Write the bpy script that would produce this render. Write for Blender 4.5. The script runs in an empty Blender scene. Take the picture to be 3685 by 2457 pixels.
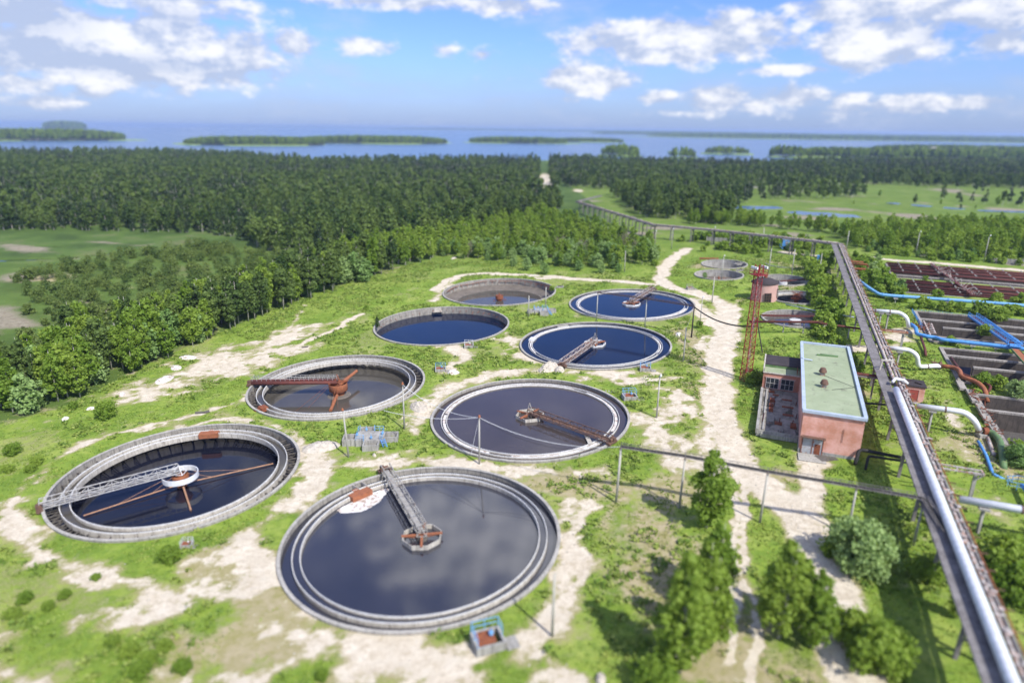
import bpy, math, random
import numpy as np
from math import pi, sin, cos, radians
random.seed(7); RNG = np.random.default_rng(7)
S = bpy.context.scene
COL = S.collection

# ------------------------------------------------------------------ camera
F, PIT, ROLL, H = 2425.9, radians(17.537), radians(0.7027), 55.31
CX, CY, K = 1842.5, 1228.5, 3685/2352
SA, SB = 0.03496, 0.00679                       # slope of the works' ground
def smooth(t):
    t = np.clip(t, 0, 1); return t*t*(3-2*t)
def rimz(x, y):
    return SA*np.clip(x, -135, 150) + SB*(np.clip(y, 20, 330)-120)
def gz(x, y):
    d = np.hypot(x, y); z = rimz(x, y)-0.45
    t = smooth((d-330)/600.0)
    return z*(1-t) + (-3.6)*t
def ray(px, py):
    dx, dy = px*K-CX, py*K-CY; c, s = cos(ROLL), sin(ROLL)
    u = c*dx+s*dy; v = -s*dx+c*dy
    return np.array([u/F, cos(PIT)-v/F*sin(PIT), -sin(PIT)-v/F*cos(PIT)])
def P(px, py, h=0.0):                            # photo point -> place h metres over the ground
    d = ray(px, py); p = None; z = h-0.45
    for _ in range(30):
        if d[2] >= -1e-4: d[2] = -1e-4
        t = (z-H)/d[2]; p = np.array([0, 0, H])+t*d
        z = float(gz(p[0], p[1]))+h
    return np.array([p[0], p[1], z])
def UVW(u, v, h=0.0):                            # works grid: u along the pipe rack, v across
    x, y = .387*u+.922*v, .922*u-.387*v
    return np.array([x, y, float(gz(x, y))+h])
cam_d = bpy.data.cameras.new('camera'); cam = bpy.data.objects.new('camera', cam_d); COL.objects.link(cam)
cam_d.sensor_width = 36; cam_d.lens = 36*F/3685; cam_d.clip_end = 120000; cam_d.clip_start = 1
cam.location = (0, 0, H)
from mathutils import Matrix, Vector
cam.rotation_euler = (Matrix.Rotation(pi/2-PIT, 4, 'X') @ Matrix.Rotation(ROLL, 4, 'Z')).to_euler()
cam_d.dof.use_dof = True; cam_d.dof.focus_distance = 155; cam_d.dof.aperture_fstop = 0.028
S.camera = cam

# ------------------------------------------------------------------ render settings
S.view_settings.view_transform = 'Standard'; S.view_settings.look = 'None'
S.view_settings.exposure = 0.45; S.view_settings.gamma = 1
S.cycles.use_denoising = True
S.cycles.max_bounces = 5; S.cycles.transparent_max_bounces = 6; S.cycles.volume_bounces = 0
S.cycles.transmission_bounces = 3; S.cycles.diffuse_bounces = 2; S.cycles.glossy_bounces = 2
S.cycles.caustics_reflective = False; S.cycles.caustics_refractive = False

# ------------------------------------------------------------------ mesh builder
class MB:
    def __init__(s): s.v = []; s.f = []
    def add(s, vs, fs):
        o = len(s.v); s.v += [tuple(map(float, v)) for v in vs]; s.f += [tuple(i+o for i in f) for f in fs]; return s
    def box(s, c, d, rot=0.0):
        x, y, z = d[0]/2, d[1]/2, d[2]/2; vs = []
        for a in (-x, x):
            for b in (-y, y):
                for e in (-z, z):
                    vs.append((c[0]+a*cos(rot)-b*sin(rot), c[1]+a*sin(rot)+b*cos(rot), c[2]+e))
        return s.add(vs, [(0,1,3,2),(4,6,7,5),(0,4,5,1),(2,3,7,6),(0,2,6,4),(1,5,7,3)])
    def bar(s, p, q, w, h=None):
        p, q = Vector(p), Vector(q); h = h or w; d = (q-p)
        if d.length < 1e-6: return s
        d.normalize(); up = Vector((0,0,1)) if abs(d.z) < .95 else Vector((1,0,0))
        a = d.cross(up).normalized(); b = a.cross(d)
        vs = []
        for e in (p, q):
            for i, j in ((-1,-1),(1,-1),(1,1),(-1,1)): vs.append(e+a*i*w/2+b*j*h/2)
        return s.add(vs, [(0,3,2,1),(4,5,6,7),(0,1,5,4),(1,2,6,5),(2,3,7,6),(3,0,4,7)])
    def tube(s, pts, r, n=10, caps=True):
        pts = [Vector(p) for p in pts]; rs = r if isinstance(r, (list, tuple)) else [r]*len(pts)
        vs = []; prev = None
        for i, p in enumerate(pts):
            d = (pts[min(i+1, len(pts)-1)]-pts[max(i-1, 0)]).normalized()
            if prev is None:
                up = Vector((0,0,1)) if abs(d.z) < .9 else Vector((1,0,0)); a = d.cross(up).normalized()
            else: a = (prev-d*prev.dot(d)).normalized()
            prev = a; b = d.cross(a)
            for k in range(n):
                t = 2*pi*k/n; vs.append(p+(a*cos(t)+b*sin(t))*rs[i])
        fs = []
        for i in range(len(pts)-1):
            for k in range(n):
                k2 = (k+1) % n; fs.append((i*n+k, i*n+k2, (i+1)*n+k2, (i+1)*n+k))
        if caps: fs += [tuple(range(n-1, -1, -1)), tuple(range((len(pts)-1)*n, len(pts)*n))]
        return s.add(vs, fs)
    def ring(s, r0, r1, z0, z1, n=96, a0=0.0, a1=2*pi):
        full = abs(a1-a0-2*pi) < 1e-6; m = n if full else n+1; vs = []
        for k in range(m):
            t = a0+(a1-a0)*k/n
            for r, z in ((r0,z0),(r1,z0),(r1,z1),(r0,z1)): vs.append((r*cos(t), r*sin(t), z))
        fs = []
        for k in range(n):
            k2 = (k+1) % m
            for j in range(4):
                j2 = (j+1) % 4; fs.append((k*4+j, k*4+j2, k2*4+j2, k2*4+j))
        if not full: fs += [(3,2,1,0), tuple((m-1)*4+i for i in range(4))]
        return s.add(vs, fs)
    def lathe(s, prof, n=32, c=(0,0,0)):
        vs = []; m = len(prof)
        for k in range(n):
            t = 2*pi*k/n
            for r, z in prof: vs.append((c[0]+r*cos(t), c[1]+r*sin(t), c[2]+z))
        fs = [(k*m+j, ((k+1)%n)*m+j, ((k+1)%n)*m+j+1, k*m+j+1) for k in range(n) for j in range(m-1)]
        return s.add(vs, fs)
    def disc(s, r, z, n=96):
        return s.add([(r*cos(2*pi*k/n), r*sin(2*pi*k/n), z) for k in range(n)], [tuple(range(n))])
    def prism(s, poly, z0, z1):
        n = len(poly); vs = [(p[0], p[1], z0) for p in poly]+[(p[0], p[1], z1) for p in poly]
        return s.add(vs, [tuple(range(n-1,-1,-1)), tuple(range(n, 2*n))]+[(i, (i+1)%n, (i+1)%n+n, i+n) for i in range(n)])
    def mesh(s, name, mat, smooth=False):
        me = bpy.data.meshes.new(name); me.from_pydata(s.v, [], s.f)
        for m in (mat if isinstance(mat, (list, tuple)) else [mat]): me.materials.append(m)
        if smooth: me.polygons.foreach_set('use_smooth', [True]*len(me.polygons))
        me.update(); return me
    def out(s, name, mat, parent=None, smooth=False):
        return put(name, s.mesh(name, mat, smooth), parent)
def put(name, me, parent=None, loc=None, rot=None):
    o = bpy.data.objects.new(name, me); COL.objects.link(o)
    if parent: o.parent = parent
    if loc is not None: o.location = loc
    if rot is not None: o.rotation_euler = rot
    return o
def npmesh(name, V, Fq, mats, midx=None, attrs=None, smooth=False):
    me = bpy.data.meshes.new(name); V = np.asarray(V, np.float32); Fq = np.asarray(Fq, np.int32)
    k = Fq.shape[1]; me.vertices.add(len(V)); me.vertices.foreach_set('co', V.ravel())
    me.loops.add(Fq.size); me.loops.foreach_set('vertex_index', Fq.ravel())
    me.polygons.add(len(Fq)); me.polygons.foreach_set('loop_start', np.arange(0, Fq.size, k, dtype=np.int32))
    for m in mats: me.materials.append(m)
    if midx is not None: me.polygons.foreach_set('material_index', np.asarray(midx, np.int32))
    if smooth: me.polygons.foreach_set('use_smooth', np.ones(len(Fq), bool))
    me.update(calc_edges=True)
    for n, a in (attrs or {}).items():
        at = me.attributes.new(n, 'FLOAT', 'POINT'); at.data.foreach_set('value', np.asarray(a, np.float32))
    return me
def tag(o, label=None, cat=None, group=None, kind=None):
    if label: o['label'] = label
    if cat: o['category'] = cat
    if group: o['group'] = group
    if kind: o['kind'] = kind
    return o
def thing(name, loc, label, cat, group=None, rz=0.0):
    o = bpy.data.objects.new(name, None); COL.objects.link(o); o.empty_display_size = .5
    o.location = tuple(loc); o.rotation_euler = (0, 0, rz); return tag(o, label, cat, group)
def dup(root, loc, rz=0.0, sc=1.0, label=None, group=None):
    r = root.copy(); COL.objects.link(r); r.location = tuple(loc); r.rotation_euler = (0, 0, rz)
    r.scale = (sc, sc, sc) if not isinstance(sc, tuple) else sc
    if label: r['label'] = label
    if group: r['group'] = group
    for ch in root.children:
        c = ch.copy(); COL.objects.link(c); c.parent = r
        for g in ch.children:
            d = g.copy(); COL.objects.link(d); d.parent = c
    return r

# ------------------------------------------------------------------ materials
def srgb(r, g, b):
    f = lambda c: (c/255/12.92 if c/255 <= .04045 else ((c/255+.055)/1.055)**2.4)
    return (f(r), f(g), f(b), 1)
def c4(c): return tuple(c) if len(c) == 4 else (*c, 1)
class NT:
    def __init__(s, name):
        s.m = bpy.data.materials.new(name); s.m.use_nodes = True; s.t = s.m.node_tree; s.n = s.t.nodes; s.l = s.t.links
        s.b = s.n['Principled BSDF']; s.o = s.n['Material Output']
    def new(s, t, **kw):
        nd = s.n.new(t)
        for k, v in kw.items(): setattr(nd, k, v)
        return nd
    def link(s, a, b): s.l.new(a, b)
    def coord(s): return s.new('ShaderNodeTexCoord').outputs['Object']
    def noise(s, scale, detail=4, rough=.55, vec=None, stretch=None):
        nd = s.new('ShaderNodeTexNoise'); nd.inputs['Scale'].default_value = scale; nd.inputs['Detail'].default_value = detail
        nd.inputs['Roughness'].default_value = rough; vec = vec or s.coord()
        if stretch:
            mp = s.new('ShaderNodeMapping'); mp.inputs['Scale'].default_value = stretch; s.link(vec, mp.inputs['Vector']); vec = mp.outputs[0]
        s.link(vec, nd.inputs['Vector']); return nd.outputs['Fac']
    def ramp(s, fac, stops):
        r = s.new('ShaderNodeValToRGB'); e = r.color_ramp.elements
        while len(e) < len(stops): e.new(.5)
        for i, (p, c) in enumerate(stops):
            e[i].position = p; e[i].color = c4(c) if not isinstance(c, (int, float)) else (c, c, c, 1)
        s.link(fac, r.inputs[0]); return r.outputs[0]
    def mix(s, fac, a, b, mode='MIX'):
        m = s.new('ShaderNodeMix', data_type='RGBA', blend_type=mode)
        for sock, v in ((m.inputs[0], fac), (m.inputs[6], a), (m.inputs[7], b)):
            if isinstance(v, (int, float)): sock.default_value = v
            elif isinstance(v, tuple): sock.default_value = c4(v)
            else: s.link(v, sock)
        return m.outputs[2]
    def math(s, op, a, b=None, c=None):
        m = s.new('ShaderNodeMath', operation=op)
        for i, v in enumerate((a, b, c)):
            if v is None: continue
            if isinstance(v, (int, float)): m.inputs[i].default_value = v
            else: s.link(v, m.inputs[i])
        return m.outputs[0]
    def bump(s, h, strength=.5, dist=.05):
        b = s.new('ShaderNodeBump'); b.inputs['Strength'].default_value = strength; b.inputs['Distance'].default_value = dist
        s.link(h, b.inputs['Height']); s.link(b.outputs[0], s.b.inputs['Normal'])
def surf(name, c1, c2, scale=1.0, rough=.85, c3=None, cut=.62, metal=0.0, bump=.4, bscale=None, stretch=None, spec=.3, bd=.04):
    t = NT(name); n1 = t.noise(scale, 6, .62, stretch=stretch)
    col = t.ramp(n1, [(.35, c1), (.65, c2)])
    if c3:
        n2 = t.noise(scale*2.3, 6, .7, stretch=stretch); col = t.mix(t.ramp(n2, [(cut-.04, 0), (cut+.05, 1)]), col, c3)
    t.link(col, t.b.inputs['Base Color']); t.b.inputs['Roughness'].default_value = rough
    t.b.inputs['Metallic'].default_value = metal; t.b.inputs['Specular IOR Level'].default_value = spec
    if bump: t.bump(t.noise(bscale or scale*6, 5, .6), bump, bd)
    return t.m
M = {}
def concrete(name, a, b, dark, joints=0):
    t = NT(name); vec = t.coord()
    col = t.ramp(t.noise(.45, 6, .65, vec), [(.35, a), (.65, b)])
    streak = t.noise(1.4, 5, .7, vec, (2.2, 2.2, .25)); col = t.mix(t.ramp(streak, [(.48, 0), (.68, .85)]), col, dark)
    col = t.mix(t.ramp(t.noise(5, 4, .7, vec), [(.4, 0), (.75, .35)]), col, dark)
    if joints:
        sp = t.new('ShaderNodeSeparateXYZ'); t.link(vec, sp.inputs[0])
        an = t.math('ARCTAN2', sp.outputs[1], sp.outputs[0]); fr = t.math('FRACT', t.math('MULTIPLY', an, joints/(2*pi)))
        ln = t.math('GREATER_THAN', fr, .965); col = t.mix(t.math('MULTIPLY', ln, .6), col, dark)
    t.link(col, t.b.inputs['Base Color']); t.b.inputs['Roughness'].default_value = .9
    t.bump(t.noise(7, 5, .7, vec), .5, .04); return t.m
M['conc'] = concrete('tank_concrete', (.36,.34,.3), (.25,.235,.21), (.09,.08,.07), 64)
M['conc_rim'] = concrete('rim_concrete', (.48,.455,.41), (.33,.31,.275), (.12,.12,.11), 64)
M['conc_dark'] = concrete('old_concrete', (.15,.135,.12), (.09,.08,.07), (.035,.03,.028), 64)
M['conc_flat'] = concrete('cast_concrete', (.4,.39,.36), (.27,.26,.24), (.12,.11,.1))
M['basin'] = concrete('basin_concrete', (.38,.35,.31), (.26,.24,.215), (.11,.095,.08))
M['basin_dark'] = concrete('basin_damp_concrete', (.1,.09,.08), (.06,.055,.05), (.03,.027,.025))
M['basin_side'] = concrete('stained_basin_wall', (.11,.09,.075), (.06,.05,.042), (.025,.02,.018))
M['launder'] = concrete('launder_concrete', (.57,.54,.48), (.41,.38,.33), (.16,.14,.12), 80)
M['weir'] = surf('weir_plate', (.66,.67,.68), (.5,.5,.5), 1.5, .6, (.3,.27,.23), .6)
M['white'] = surf('white_paint', (.7,.72,.74), (.55,.56,.57), 1.2, .5, (.3,.2,.13), .68)
M['silver'] = surf('silver_pipe_cladding', (.74,.76,.79), (.64,.66,.69), .8, .4, (.36,.34,.32), .7, metal=.1, stretch=(1,1,1))
M['palegrey'] = surf('pale_grey_steel', (.46,.46,.45), (.34,.33,.32), 1.5, .6, (.24,.16,.1), .6)
M['grey'] = surf('grey_steel', (.36,.35,.33), (.24,.23,.21), 1.5, .6, (.2,.12,.07), .6)
M['rust'] = surf('rusty_steel', (.26,.085,.035), (.17,.055,.03), 1.3, .85, (.09,.04,.03), .58)
M['tan'] = surf('tan_rust', (.4,.23,.14), (.3,.16,.09), 1.2, .8, (.16,.09,.06), .62)
M['orange'] = surf('orange_rust', (.33,.12,.055), (.22,.085,.045), 1.2, .8, (.13,.06,.035), .62)
M['maroon'] = surf('maroon_pipe', (.14,.04,.03), (.085,.03,.025), .9, .75, (.05,.025,.022), .6)
M['brown'] = surf('brown_steel', (.16,.09,.06), (.09,.055,.045), 1.5, .8, (.26,.12,.06), .62)
M['blue'] = surf('blue_paint', (.1,.31,.66), (.07,.23,.53), .9, .65, (.22,.2,.2), .64, bump=.2)
M['blue_lt'] = surf('light_blue_paint', (.17,.39,.66), (.13,.31,.55), .9, .65, (.28,.25,.22), .64, bump=.2)
M['green'] = surf('green_paint', (.13,.22,.09), (.08,.15,.06), 1, .6, (.25,.12,.06), .62)
M['redmast'] = surf('red_mast_paint', (.28,.03,.03), (.2,.022,.025), .8, .6, (.4,.3,.27), .7)
M['black'] = surf('black_rubber', (.02,.02,.02), (.035,.033,.03), 2, .8)
M['dark'] = surf('dark_opening', (.012,.012,.012), (.02,.02,.02), 2, .6)
M['rack'] = surf('rack_weathered', (.24,.22,.215), (.13,.12,.12), .9, .85, (.3,.13,.06), .66)
M['rackslab'] = concrete('rack_slab', (.25,.235,.235), (.14,.13,.13), (.04,.033,.03))
M['lag'] = surf('torn_lagging', (.5,.48,.46), (.2,.17,.16), 1.1, .9, (.35,.13,.05), .56)
M['foam'] = surf('foam', (.7,.69,.68), (.52,.48,.43), .6, .95, (.33,.25,.2), .55, bump=.5)
M['mud'] = surf('sludge_mud', (.17,.145,.12), (.11,.095,.08), .5, .7, (.06,.055,.05), .6)
M['rubble'] = surf('rubble', (.56,.51,.44), (.4,.36,.3), 1.2, .95, (.22,.2,.17), .62, bump=1, bd=.15)
M['polewood'] = surf('pole_concrete', (.42,.41,.37), (.33,.32,.29), 1, .9)
M['darkwood'] = surf('creosoted_wood', (.06,.05,.045), (.035,.03,.028), 1, .9)
M['glass'] = surf('window_glass', (.02,.025,.03), (.03,.035,.04), 1, .08, bump=0, spec=.8)
M['trunk_b'] = surf('birch_bark', (.5,.48,.43), (.36,.33,.29), 2, .9, (.06,.05,.045), .6)
M['trunk'] = surf('bark', (.12,.09,.065), (.07,.055,.04), 2, .95)
M['bare'] = surf('bare_twigs', (.24,.2,.16), (.17,.14,.11), 2, .95)
def clad():
    t = NT('silver_cladding'); vec = t.coord(); n = t.noise(.7, 6, .7, vec); col = t.ramp(n, [(.35, (.74,.76,.79)), (.65, (.6,.62,.65))])
    col = t.mix(t.ramp(t.noise(1.7, 6, .75, vec), [(.55, 0), (.7, .6)]), col, (.36,.33,.3))
    sp = t.new('ShaderNodeSeparateXYZ'); t.link(vec, sp.inputs[0]); d = t.math('ADD', t.math('MULTIPLY', sp.outputs[0], .36), t.math('MULTIPLY', sp.outputs[1], .933))
    fr = t.math('FRACT', t.math('MULTIPLY', d, .8)); ln = t.math('LESS_THAN', fr, .06); col = t.mix(t.math('MULTIPLY', ln, .55), col, (.25,.24,.23))
    t.link(col, t.b.inputs['Base Color']); t.b.inputs['Roughness'].default_value = .42; t.b.inputs['Metallic'].default_value = .1
    t.bump(t.noise(1.6, 4, .6, vec), .35, .08); return t.m
M['clad'] = clad()
def brick(name, a, b, pink, amt):
    t = NT(name); vec = t.coord(); mp = t.new('ShaderNodeMapping'); sp = t.new('ShaderNodeSeparateXYZ'); t.link(vec, sp.inputs[0])
    cb = t.new('ShaderNodeCombineXYZ'); t.link(t.math('ADD', sp.outputs[0], sp.outputs[1]), cb.inputs[0]); t.link(sp.outputs[2], cb.inputs[1])
    bk = t.new('ShaderNodeTexBrick'); t.link(cb.outputs[0], bk.inputs['Vector']); bk.inputs['Scale'].default_value = 1
    bk.inputs['Brick Width'].default_value = .27; bk.inputs['Row Height'].default_value = .085; bk.inputs['Mortar Size'].default_value = .008
    bk.inputs['Color1'].default_value = c4(a); bk.inputs['Color2'].default_value = c4(b); bk.inputs['Mortar'].default_value = (.4,.33,.28,1)
    n = t.noise(.32, 6, .62, vec); col = t.mix(t.ramp(n, [(.38, 0), (.6, amt)]), bk.outputs[0], pink)
    n = t.noise(1.3, 6, .75, vec, (1,1,3)); col = t.mix(t.ramp(n, [(.53, 0), (.66, .7)]), col, a)
    n = t.noise(3, 5, .7, vec, (1,1,4)); col = t.mix(t.ramp(n, [(.62, 0), (.72, .45)]), col, (.1,.04,.03))
    t.link(col, t.b.inputs['Base Color']); t.b.inputs['Roughness'].default_value = .92
    t.bump(bk.outputs['Fac'], .4, .02); return t.m
M['brick'] = brick('pink_washed_brick', (.52,.17,.09), (.6,.22,.13), (.74,.43,.38), .8)
M['brick_dk'] = brick('red_brick', (.42,.13,.07), (.32,.1,.055), (.5,.26,.2), .4)
M['plaster'] = surf('pink_plaster', (.52,.33,.29), (.44,.27,.24), .6, .9, (.3,.16,.12), .64)
M['roof'] = surf('green_roofing_felt', (.3,.345,.225), (.245,.29,.18), .3, .95, (.15,.15,.11), .63, bump=.3)
M['roof_blk'] = surf('black_roofing_felt', (.035,.03,.032), (.055,.045,.048), .5, .9, bump=.3)
M['coping'] = surf('pale_blue_coping', (.42,.49,.58), (.33,.39,.47), .8, .5, (.2,.22,.25), .7)
M['gate'] = surf('peeling_grey_gate', (.42,.43,.45), (.3,.32,.34), 1.1, .7, (.3,.12,.05), .6)
M['doorred'] = surf('red_door', (.38,.08,.06), (.28,.06,.05), 1, .7)
def ruin():
    t = NT('ruined_floor'); vec = t.coord(); col = t.ramp(t.noise(.5, 6, .7, vec), [(.36, (.32,.29,.25)), (.64, (.16,.145,.125))])
    col = t.mix(t.ramp(t.noise(.35, 6, .7, vec, (1.8,.5,1)), [(.54, 0), (.6, .9)]), col, (.05,.045,.035))
    col = t.mix(t.ramp(t.noise(1.1, 6, .75, vec, (.7,1.7,1)), [(.58, 0), (.64, .9)]), col, (.08,.1,.03))
    col = t.mix(t.ramp(t.noise(.9, 6, .7, vec, (.5,2,1)), [(.62, 0), (.67, .8)]), col, (.2,.06,.035))
    t.link(col, t.b.inputs['Base Color']); t.b.inputs['Roughness'].default_value = .95; t.bump(t.noise(4, 6, .7, vec), .8, .1); return t.m
M['ruin'] = ruin()
def water(name, a, b, rough=.06, bscale=1.5, bstr=.12, scale=.06, spec=.5, bd=.05, ior=1.33):
    t = NT(name); vec = t.coord(); n = t.noise(scale, 4, .6, vec)
    t.link(t.ramp(n, [(.35, a), (.65, b)]), t.b.inputs['Base Color']); t.b.inputs['Roughness'].default_value = rough
    t.b.inputs['IOR'].default_value = ior; t.b.inputs['Specular IOR Level'].default_value = spec
    t.bump(t.noise(bscale, 4, .55, vec), bstr, bd); return t.m
M['w_blue'] = water('dark_blue_water', (.0025,.006,.021), (.004,.009,.03))
M['w_grey'] = water('grey_sludge_water', (.036,.036,.046), (.026,.027,.036), .07, .8, .03, .045, ior=1.85)
M['w_brown'] = water('brown_sludge_water', (.062,.05,.047), (.045,.036,.034), .1, 2.2, .16, ior=1.6)
M['w_mud'] = water('murky_water', (.055,.05,.042), (.075,.068,.058), .05, 1, .03)
M['w_dark'] = water('black_water', (.006,.007,.014), (.01,.011,.02))
M['lake'] = water('lake_water', (.075,.13,.23), (.09,.155,.26), .25, .02, .1, .0012, .35, 1)
def foliage(name, a, b, trans=.28, hue=.8):
    t = NT(name); oi = t.new('ShaderNodeObjectInfo'); at = t.new('ShaderNodeAttribute', attribute_name='tint')
    v = t.math('FRACT', t.math('ADD', oi.outputs['Random'], at.outputs['Fac']))
    geo = t.new('ShaderNodeNewGeometry'); n = t.noise(.35, 2, .5, geo.outputs['Position'])
    f = t.math('ADD', t.math('MULTIPLY', v, hue), t.math('MULTIPLY', n, 1-hue))
    ri = t.new('ShaderNodeAttribute', attribute_name='leaf')
    f = t.math('ADD', t.math('MULTIPLY', f, .7), t.math('MULTIPLY', ri.outputs['Fac'], .3))
    col = t.mix(t.ramp(f, [(.15, 0), (.85, 1)]), a, b)
    t.link(col, t.b.inputs['Base Color']); t.b.inputs['Roughness'].default_value = .6; t.b.inputs['Specular IOR Level'].default_value = .25
    tr = t.new('ShaderNodeBsdfTranslucent'); t.link(t.mix(1.0, col, (1.0,1.0,.55), 'MULTIPLY'), tr.inputs[0])
    mx = t.new('ShaderNodeMixShader'); mx.inputs[0].default_value = trans
    t.link(t.b.outputs[0], mx.inputs[1]); t.link(tr.outputs[0], mx.inputs[2]); t.link(mx.outputs[0], t.o.inputs['Surface']); return t.m
M['leaf'] = foliage('birch_leaves', (.16,.27,.03), (.32,.43,.07), .5)
M['leaf_dk'] = foliage('forest_leaves', (.04,.085,.02), (.17,.24,.055), .38)
M['leaf_con'] = foliage('conifer_needles', (.016,.036,.014), (.055,.09,.026), .12)
M['leaf_sil'] = foliage('silver_willow_leaves', (.17,.3,.075), (.33,.45,.17), .38)
M['leaf_scrub'] = foliage('marsh_scrub_leaves', (.075,.13,.028), (.19,.25,.06), .38)
M['grassblade'] = foliage('grass_blades', (.12,.215,.03), (.35,.41,.1), .35)

# ground: grass, dry grass, sand by vertex attributes and noise
def ground_mat():
    t = NT('ground_cover'); vec = t.coord()
    A = lambda n: t.new('ShaderNodeAttribute', attribute_name=n).outputs['Fac']
    n1 = t.noise(.09, 6, .65, vec); n2 = t.noise(.7, 6, .7, vec); n3 = t.noise(4.5, 4, .7, vec)
    gr = t.ramp(n1, [(.36, (.13,.2,.025)), (.5, (.21,.29,.04)), (.64, (.3,.35,.08))])
    gr = t.mix(t.ramp(n2, [(.42, 0), (.62, .6)]), gr, (.075,.16,.018))
    gr = t.mix(t.ramp(n3, [(.45, 0), (.68, .5)]), gr, (.25,.35,.08))
    dry = t.ramp(n2, [(.38, (.27,.25,.1)), (.6, (.4,.34,.22))])
    far = t.ramp(t.noise(.03, 6, .7, vec), [(.38, (.05,.085,.022)), (.55, (.085,.14,.033)), (.66, (.14,.15,.07))])
    reed = t.ramp(n2, [(.4, (.3,.27,.2)), (.6, (.2,.17,.12))])
    sand = t.ramp(n2, [(.32, (.46,.39,.29)), (.5, (.6,.53,.42)), (.68, (.74,.68,.57))])
    sand = t.mix(t.ramp(n3, [(.48, 0), (.68, .55)]), sand, (.33,.27,.17)); sand = t.mix(t.ramp(t.noise(.35, 8, .8, vec), [(.52, 0), (.7, .6)]), sand, (.34,.29,.2))
    def fac(attr, lo, hi, k2=.55, k3=.35):
        s = t.math('ADD', A(attr), t.math('MULTIPLY', t.math('SUBTRACT', n2, .5), k2))
        s = t.math('ADD', s, t.math('MULTIPLY', t.math('SUBTRACT', n3, .5), k3))
        return t.ramp(s, [(lo, 0), (hi, 1)])
    base = t.mix(A('far'), gr, far)
    base = t.mix(fac('reed', .42, .6), base, reed)
    base = t.mix(fac('dry', .38, .66), base, dry)
    n4 = t.noise(.22, 7, .72, vec)
    base = t.mix(fac('sand', .16, .6, .9, .6), base, t.mix(t.ramp(n3, [(.4, 0), (.6, 1)]), (.27,.25,.1), (.36,.31,.18)))
    s5 = t.math('ADD', t.math('ADD', A('sand'), t.math('MULTIPLY', t.math('SUBTRACT', n2, .5), 1.1)), t.math('ADD', t.math('MULTIPLY', t.math('SUBTRACT', n4, .5), .9), t.math('MULTIPLY', t.math('SUBTRACT', n3, .5), .5)))
    col = t.mix(t.ramp(s5, [(.46, 0), (.74, 1)]), base, sand)
    t.link(col, t.b.inputs['Base Color']); t.b.inputs['Roughness'].default_value = .95; t.b.inputs['Specular IOR Level'].default_value = .1
    t.bump(t.noise(1.6, 8, .75, vec), .7, .35); return t.m
M['ground'] = ground_mat()

# ------------------------------------------------------------------ value noise for layout
_T = np.random.default_rng(3).random((256, 256))
def vn(x, y):
    xi = np.floor(x).astype(int); yi = np.floor(y).astype(int); fx = smooth(x-xi); fy = smooth(y-yi)
    g = lambda a, b: _T[a % 256, b % 256]
    return (g(xi,yi)*(1-fx)+g(xi+1,yi)*fx)*(1-fy)+(g(xi,yi+1)*(1-fx)+g(xi+1,yi+1)*fx)*fy
def fbm(x, y, s, o=4):
    r = 0; a = .5
    for i in range(o): r = r+a*vn(x*s*2**i+17*i, y*s*2**i+5*i); a *= .5
    return r/(1-.5**o)
def seg_d(x, y, pl):
    d = np.full(np.shape(x), 1e9)
    for (ax, ay), (bx, by) in zip(pl[:-1], pl[1:]):
        L = (bx-ax)**2+(by-ay)**2+1e-9; t = np.clip(((x-ax)*(bx-ax)+(y-ay)*(by-ay))/L, 0, 1)
        d = np.minimum(d, np.hypot(x-ax-t*(bx-ax), y-ay-t*(by-ay)))
    return d
def inpoly(x, y, pl):
    c = np.zeros(np.shape(x), bool); n = len(pl)
    for i in range(n):
        (ax, ay), (bx, by) = pl[i], pl[(i+1) % n]
        cond = ((ay > y) != (by > y)) & (x < (bx-ax)*(y-ay)/((by-ay) if by != ay else 1e-9)+ax); c ^= cond
    return c
G = lambda pts: [tuple(P(*p)[:2]) for p in pts]
ROADS = [  # polylines traced along the ground, half width in metres
 (G([(1578,572),(1548,592),(1527,614),(1513,640),(1530,657),(1600,672),(1650,690),(1682,712),(1680,745),(1668,790),(1655,850),(1652,900),(1655,960),(1672,1020),(1712,1080),(1770,1130),(1830,1175),(1862,1220),(1880,1290),(1905,1380),(1945,1480),(1990,1600)]), 2.3),
 (G([(1660,700),(1668,760),(1650,830),(1640,900),(1645,960)]), 2.2),
 (G([(1513,655),(1460,650),(1400,645),(1330,641),(1270,636),(1200,631),(1120,628),(1060,632),(1018,645),(1005,665)]), 1.3),
 (G([(1700,1075),(1696,1150),(1692,1250),(1690,1330),(1686,1420),(1680,1600)]), .42),
 (G([(1716,1090),(1716,1180),(1716,1260),(1722,1340),(1732,1440),(1745,1600)]), .42),
 (G([(1860,1040),(1858,1090),(1855,1140),(1845,1180)]), 1.6),
 (G([(832,722),(742,765)]), .8), (G([(735,770),(690,795)]), .7),
 (G([(1800,579),(1850,585),(1900,590)]), 1.6), (G([(1990,592),(2080,600),(2160,605),(2250,612),(2380,624)]), 2.0),
 (G([(1252,402),(1251,425),(1254,442),(1268,456)]), 6),(G([(1262,444),(1300,441),(1330,438)]), 3),
 (G([(1950,800),(2030,800)]), 2.2),
]
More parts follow.
